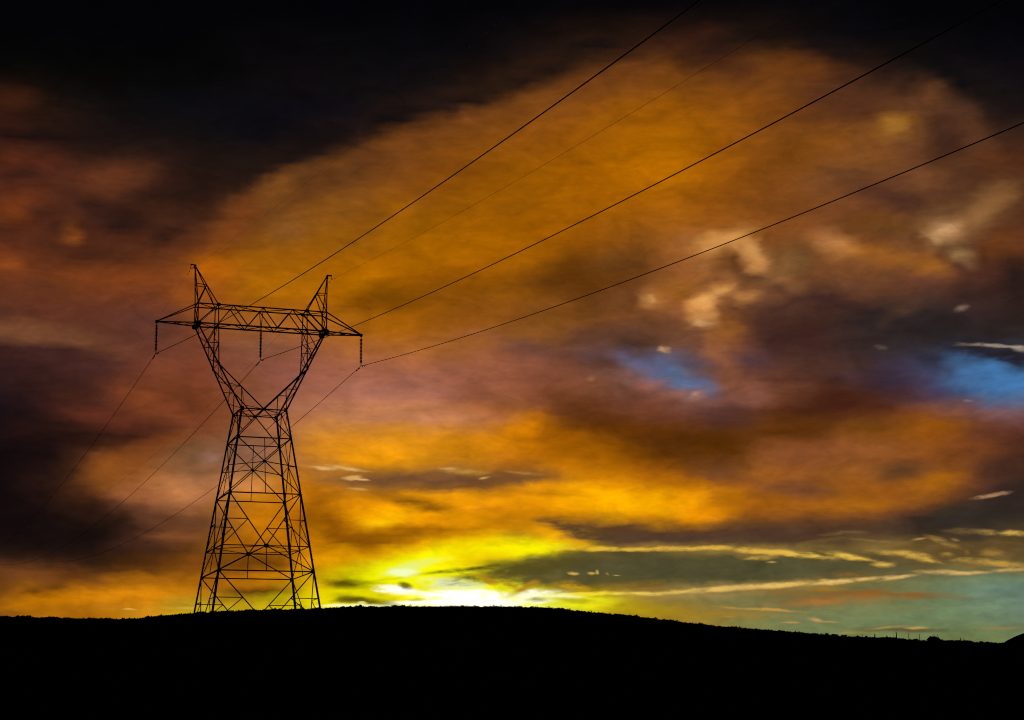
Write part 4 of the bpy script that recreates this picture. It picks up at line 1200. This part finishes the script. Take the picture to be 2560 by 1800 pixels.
# end arms
for s in (-1, 1):
    tip = Vector((s * G['A'], 0, G['za']))
    bm = bmesh.new()
    for y in (-1, 1):
        angle(bm, lo(s, y), tip + Vector((0, y * .06, 0)), .11); angle(bm, to(s, y), tip + Vector((0, y * .05, .05)), .09)
        angle(bm, to(s, y), lo(s, y), .1, (0, y, 0))
    for y in (-1, 1):
        for i, (a, b) in enumerate(((.0, .3), (.3, .62))):
            yy = y if i == 0 else -y
            angle(bm, lo(s, yy).lerp(tip, a), lo(s, -yy).lerp(tip, b), .045)
        angle(bm, to(s, y), lo(s, -y), .045)
    ar = tpart('cross_arm', bm, STEEL)
    b_ = bmesh.new(); plate(b_, tip, (1, 0, 0), (0, 0, 1), .34, .34, .09, .4); tpart('tip_plate', b_, PLATE, ar)

# earth wire peaks
for s in (-1, 1):
    pk = Vector((s * G['xp'], 0, G['zp']))
    bm = bmesh.new()
    for y in (-1, 1):
        A = lambda p, q, w: angle(bm, p, q, w, (0, y, 0))
        pt = pk + Vector((0, y * .05, 0))
        A(to(s, y), pt, .105); A(ti(s, y), pt, .095)
        om, im = to(s, y).lerp(pt, .52), ti(s, y).lerp(pt, .50)
        A(om, im, .055); A(im, to(s, y), .065)
        A(lo(s, y) , to(s, y), .09)
    angle(bm, to(s, -1).lerp(pk, .52), to(s, 1).lerp(pk, .52), .045)
    angle(bm, ti(s, -1).lerp(pk, .5), ti(s, 1).lerp(pk, .5), .045)
    angle(bm, ti(s, -1).lerp(pk, .5), ti(s, 1), .04); angle(bm, to(s, 1).lerp(pk, .52), to(s, -1), .04)
    # hooked top that holds the earth wire
    angle(bm, pk + Vector((-s * .12, 0, .02)), pk + Vector((s * .5, 0, .08)), .13)
    rod(bm, pk + Vector((s * .45, 0, .08)), pk + Vector((s * .45, 0, -.38)), .04)
    pkobj = tpart('earth_wire_peak', bm, STEEL)
    b_ = bmesh.new(); plate(b_, pk + Vector((0, 0, -.12)), (1, 0, 0), (0, 0, 1), .22, .5); tpart('gusset_plate', b_, PLATE, pkobj)

# ------------------------------------------------------------------ insulator strings
INS = 3.45
hang = {'L': Vector((-G['A'], 0, G['za'])), 'C': Vector((0, 0, zb)), 'R': Vector((G['A'], 0, G['za']))}
names = {'L': 'string of dark disc insulators hanging from the left end arm of the pylon',
         'C': 'string of dark disc insulators hanging from the middle of the pylon crossbeam',
         'R': 'string of dark disc insulators hanging from the right end arm of the pylon'}
bm = bmesh.new()
lathe(bm, [(0.05, -0.075), (0.07, -0.07), (0.158, -0.03), (0.165, -0.015), (0.13, 0.005), (0.07, 0.03), (0.065, 0.075)], 18)
disc_me = bpy.data.meshes.new('insulator_disc'); bm.to_mesh(disc_me); bm.free(); disc_me.materials.append(GLASSY)
for p in disc_me.polygons: p.use_smooth = True
ND, PITCH_D = 18, 0.157
for k in 'LCR':
    root = new_obj('insulator_string', None); root.location = hang[k]
    tag(root, names[k], 'insulator', 'insulator strings on the pylon')
    bm = bmesh.new()
    rod(bm, (0, 0, .1), (0, 0, -.36), .035); rod(bm, (0, 0, -.1), (0, 0, -.2), .06)
    mesh_obj('hook', bm, BOLT, root)
    for i in range(ND):
        d = new_obj('insulator_disc', disc_me, root); d.location = (0, 0, -.42 - i * PITCH_D)
    bm = bmesh.new()
    rod(bm, (0, 0, -.42 - (ND - 1) * PITCH_D), (0, 0, -INS + .05), .03)
    rod(bm, (0, -.16, -INS), (0, .16, -INS), .055, 8)
    rod(bm, (0, -.3, -INS - .05), (0, -.16, -INS), .02, 8, .055); rod(bm, (0, .16, -INS), (0, .3, -INS - .05), .055, 8, .02)
    mesh_obj('suspension_clamp', bm, BOLT, root)

# ------------------------------------------------------------------ conductors and earth wires
NEAR, FAR = {'L': (-0.00773, -0.14471, 0.00027), 'C': (-0.00773, -0.13897, 0.00027), 'R': (-0.00773, -0.1365, 0.00027), 'SR': (-0.00773, -0.12951, 0.00023), 'SL': (-0.00773, -0.13988, 0.00023)}, {'L': (-0.00935, -0.05682, 0.00026), 'C': (-0.00935, -0.05824, 0.00026), 'R': (-0.00935, -0.055, 0.00026), 'SL': (-0.00935, -0.04258, 0.00022), 'SR': (-0.00935, -0.04258, 0.00022)}
def span_pt(s, ph, a, b, sgn, t):
    return Vector((s.x + math.sin(ph) * t, s.y + sgn * math.cos(ph) * t, s.z + a * t + b * t * t))
def tube(bm, pts, r, n=6):
    rings = []
    for i, p in enumerate(pts):
        d = pts[min(i + 1, len(pts) - 1)] - pts[max(i - 1, 0)]
        s, t = frame(d, (0, 0, 1))
        rings.append([bm.verts.new(p + (s * math.cos(2 * math.pi * j / n) + t * math.sin(2 * math.pi * j / n)) * r) for j in range(n)])
    for a, b in zip(rings, rings[1:]):
        for j in range(n): bm.faces.new((a[j], a[(j + 1) % n], b[(j + 1) % n], b[j]))
    bm.faces.new(rings[0][::-1]); bm.faces.new(rings[-1])
bm = bmesh.new()
rod(bm, (-.24, 0, -.11), (.24, 0, -.11), .012); rod(bm, (0, 0, -.13), (0, 0, .03), .03)
for s in (-1, 1): rod(bm, (s * .13, 0, -.11), (s * .28, 0, -.11), .05, 10, .038)
damp_me = bpy.data.meshes.new('vibration_damper'); bm.to_mesh(damp_me); bm.free(); damp_me.materials.append(DAMP)
starts = {k: hang[k] - Vector((0, 0, INS)) for k in 'LCR'}
starts['SL'] = Vector((-G['xp'] - .45, 0, G['zp'] - .4)); starts['SR'] = Vector((G['xp'] + .45, 0, G['zp'] - .4))
wl = {'L': ('conductor', 'thick power line through the clamp below the left insulator string of the pylon', 'power line', .031),
      'C': ('conductor', 'thick power line through the clamp below the middle insulator string of the pylon', 'power line', .031),
      'R': ('conductor', 'thick power line through the clamp below the right insulator string of the pylon', 'power line', .031),
      'SL': ('earth_wire', 'thin faint wire running over the top of the left peak of the pylon', 'wire', .006),
      'SR': ('earth_wire', 'thin faint wire running over the top of the right peak of the pylon', 'wire', .0105)}
for k, (nm, lb, ct, rad) in wl.items():
    s = starts[k]
    pn, pf = NEAR[k], FAR[k]
    ts = [0, .3, .7, 1.2, 2, 3, 4.5] + [6 + 4 * i for i in range(76)]
    tf = [.3, .7, 1.2, 2, 3, 4.5] + [6 + 5 * i for i in range(64)]
    root = new_obj(nm, None); root.location = s
    tag(root, lb, ct, 'wires strung from the pylon')
    pts = [span_pt(s, *pf, 1, t) - s for t in reversed(tf)] + [span_pt(s, *pn, -1, t) - s for t in ts]
    bm = bmesh.new(); tube(bm, pts, rad)
    mesh_obj('cable', bm, WIRE, root, smooth=True)
    for sg, pr in ((1, pf), (-1, pn)):
        for t in (0.8, 1.65):
            d = new_obj('vibration_damper', damp_me, root)
            p = span_pt(s, *pr, sg, t) - s; q = span_pt(s, *pr, sg, t + .1) - s
            d.location = p; d.rotation_euler = (q - p).to_track_quat('X', 'Z').to_euler()
            if nm == 'earth_wire': d.scale = (.7, .7, .7)

# ------------------------------------------------------------------ plants, posts
def clump(bm, c, r, n, squash=0.7):          # a bush of many small leaf faces
    for _ in range(n):
        d = Vector((random.gauss(0, 1), random.gauss(0, 1), random.gauss(0, 1))).normalized()
        d.z = abs(d.z) * squash if random.random() < .8 else d.z * .3
        p = c + d * r * random.uniform(.3, .85)
        s = r * random.uniform(.2, .36)
        a = Vector((random.uniform(-1, 1), random.uniform(-1, 1), random.uniform(-1, 1))).normalized()
        b = a.orthogonal().normalized()
        v = [bm.verts.new(p + a * s), bm.verts.new(p + b * s * .8), bm.verts.new(p - a * s), bm.verts.new(p - b * s * .8)]
        bm.faces.new(v)

def bush_mesh(seed, n=170):
    random.seed(seed)
    bm = bmesh.new()
    for _ in range(4):
        clump(bm, Vector((random.uniform(-.5, .5), random.uniform(-.5, .5), random.uniform(.05, .25))), random.uniform(.4, .7), n // 4)
    return bm
protos = []
BUSHES = [
    (4.812, 0.315, 0.341, 'low rounded bush, leftmost of the bushes on the left end of the hill crest'),
    (5.063, 0.346, 0.383, 'second low bush from the left on the hill crest'),
    (5.86, 0.346, 0.341, 'lone low bush on the crest below the dark cloud left of the pylon'),
    (10.384, 0.315, 0.298, 'small bush on the slope just left of the pylon legs'),
    (11.832, 0.378, 0.341, 'small bush between the left legs of the pylon'),
    (12.846, 0.283, 0.298, 'small bush in the middle between the pylon legs'),
    (14.043, 0.315, 0.341, 'tiny bush beside the right legs of the pylon'),
    (14.862, 0.283, 0.341, 'small bush just right of the pylon on the crest'),
    (15.362, 0.409, 0.469, 'tallest dark bush on the crest right of the pylon'),
    (15.811, 0.441, 0.383, 'wide low bush right beside the tallest bush on the crest'),
    (16.493, 0.441, 0.383, 'wide bush under the left end of the white sunset glow'),
    (17.653, 0.315, 0.256, 'flat bush under the middle of the white sunset glow'),
    (19.449, 0.283, 0.256, 'flat bush right of the middle of the white sunset glow'),
    (20.948, 0.252, 0.256, 'flat bush at the right end of the white sunset glow'),
    (26.361, 0.3, 0.522, 'small pointed bush on the bare right slope of the hill'),
    (26.957, 0.266, 0.42, 'tiny bush on the right slope just beyond the pointed bush'),
    (28.852, 0.378, 0.585, 'small bush on the right slope below the two tiny orange clouds'),
    (30.34, 0.555, 0.668, 'small upright bush left of the wide bush on the right crest'),
    (30.577, 1.007, 0.681, 'widest bush on the right crest left of the thick post'),
    (30.862, 0.773, 0.61, 'low bush on the right crest just left of the short stub post'),
    (33.053, 0.887, 0.7, 'low flat bush at the foot of the thin posts'),
    (35.076, 0.684, 0.719, 'bush just left of the knoll at the right edge'),
    (35.256, 0.609, 0.618, 'smallest bush beside the knoll at the right edge'),
]
for i, (azd, rad, hgt, lb) in enumerate(BUSHES):
    p = on_crest(azd)
    root = new_obj('bush', None); root.location = p + Vector((0, 0, -.03))
    tag(root, lb, 'bush', 'bushes on the hill crest')
    b = mesh_obj('foliage', bush_mesh(100 + i), LEAF, root); b.scale = (rad, rad, hgt); b.rotation_euler[2] = i * 1.7
    bm = bmesh.new(); rod(bm, (0, 0, -.15), (0, 0, hgt * .5), .025 + rad * .03, 6, .012)
    mesh_obj('stem', bm, BARK, root)

# low scrub that covers the crest
random.seed(5)
bm = bmesh.new()
for _ in range(7000):
    azd = random.uniform(2.4, 39.2)
    el_, D = crest(azd)
    back = random.uniform(-5.0, 2.0) * D / 165
    p = on_crest(azd, back)
    k = D / 165
    dens = mnoise.noise(Vector((azd * 1.7, 3.3, back * .05)))
    r = (random.uniform(.07, .2) + max(0, dens) * random.uniform(0, .25) + (random.uniform(.08, .2) if random.random() < .09 else 0)) * (.55 + .5 * k)
    clump(bm, p, r, 15, .75)
scrub = mesh_obj('scrub', bm, LEAF); scrub['kind'] = 'stuff'
scrub['label'] = 'dark low scrub and grass tufts along the top of the hill'

# dome shaped tree far along the crest at the right
def crest_at(azd, z_el):
    el_, D = crest(azd)
    return on_crest(azd)
TA, TR = (33.626, 1.446)
base = on_crest(TA) + Vector((0, 0, -.25))
tree = new_obj('tree', None); tree.location = base
tag(tree, 'small dark dome shaped tree on the crest right of the thin posts', 'tree')
random.seed(21)
bm = bmesh.new()
for q in ((-.45, .0), (.1, .2), (.6, -.1)):
    rod(bm, (q[0] * .4, q[1], -.3), (q[0], q[1], .9), .09, 8, .05)
    rod(bm, (q[0], q[1], .85), (q[0] * 2.2, q[1] + .3, 1.5), .05, 6, .02)
    rod(bm, (q[0], q[1], .85), (q[0] * 1.2, q[1] - .4, 1.7), .05, 6, .02)
mesh_obj('trunk', bm, BARK, tree)
bm = bmesh.new()
for _ in range(44):
    th = random.uniform(0, 2 * math.pi); rr = TR * math.sqrt(random.random()) * .92
    zz = .08 + .95 * math.sqrt(max(0, 1 - (rr / TR) ** 2)) * random.uniform(.15, 1.0)
    clump(bm, Vector((rr * math.cos(th), rr * math.sin(th) * .8, zz)), random.uniform(.3, .5), 90, .8)
mesh_obj('crown', bm, LEAF, tree)

POSTS = [
    (32.491, 1.372, 0.103, -0.086, 'post', 'thickest and tallest post on the crest at the right', 'post', 'posts on the far crest'),
    (32.856, 1.3, 0.056, 0.0, 'post', 'thin post right beside the thickest post on the crest', 'post', 'posts on the far crest'),
    (33.186, 1.393, 0.057, 0.0, 'post', 'thin post just left of the dome shaped tree', 'post', 'posts on the far crest'),
    (31.424, 0.554, 0.055, 0.0, 'post', 'short stub of a post left of the low stones on the right crest', 'post', 'posts on the far crest'),
    (31.814, 0.653, 0.122, 0.0, 'post', 'stubby thick post left of the thickest tall post', 'post', 'posts on the far crest'),
    (32.183, 0.671, 0.05, 0.0, 'post', 'very thin short stake left of the thickest tall post', 'post', 'posts on the far crest'),
    (34.438, 0.62, 0.106, 0.0, 'post', 'stubby dark post between the dome shaped tree and the knoll', 'post', 'posts on the far crest'),
    (34.535, 0.532, 0.062, 0.0, 'post', 'tiny stake beside the stubby post right of the dome shaped tree', 'post', 'posts on the far crest'),
]
for i, (azd, h, r, lean, nm, lb, ct, grp) in enumerate(POSTS):
    p = on_crest(azd)
    bm = bmesh.new()
    dx = Vector((math.cos(math.radians(azd)), -math.sin(math.radians(azd)), 0)) * lean
    rod(bm, (0, 0, -.6), tuple(dx * .97 + Vector((0, 0, h * .97))), r * 1.1, 8, r * .9)
    rod(bm, tuple(dx * .97 + Vector((0, 0, h * .97))), tuple(dx + Vector((0, 0, h))), r * .9, 8, r * .55)
    o = mesh_obj(nm, bm, WOOD)
    o.location = p
    tag(o, lb, ct, grp)

# slender mast far away at the left edge
MA, MH, MD, ML = (4.36, 12.21, 262.0, -1.137)
a_ = math.radians(MA)
mast = new_obj('mast', None)
mx, my = CAM.x + math.sin(a_) * MD, CAM.y + math.cos(a_) * MD
mast.location = (mx, my, surf(mx, my))
tag(mast, 'slender pale mast rising behind the hill at the left edge of the view', 'mast')
bm = bmesh.new()
side = Vector((math.cos(a_), -math.sin(a_), 0))
rod(bm, side * ML * 0 + Vector((0, 0, -.5)), tuple(side * ML * .5 + Vector((0, 0, MH * .5))), .075, 10, .06)
rod(bm, tuple(side * ML * .5 + Vector((0, 0, MH * .5))), tuple(side * ML + Vector((0, 0, MH))), .06, 10, .04)
mesh_obj('pole', bm, mat('galvanised_pole', (0.5, 0.49, 0.47), 0.6, 0.3), mast, smooth=True)
bm = bmesh.new()
rod(bm, tuple(side * ML + Vector((0, 0, MH))), tuple(side * (ML - .03) + Vector((0, 0, MH + .35))), .02, 8, .01)
mesh_obj('finial', bm, BOLT, mast)
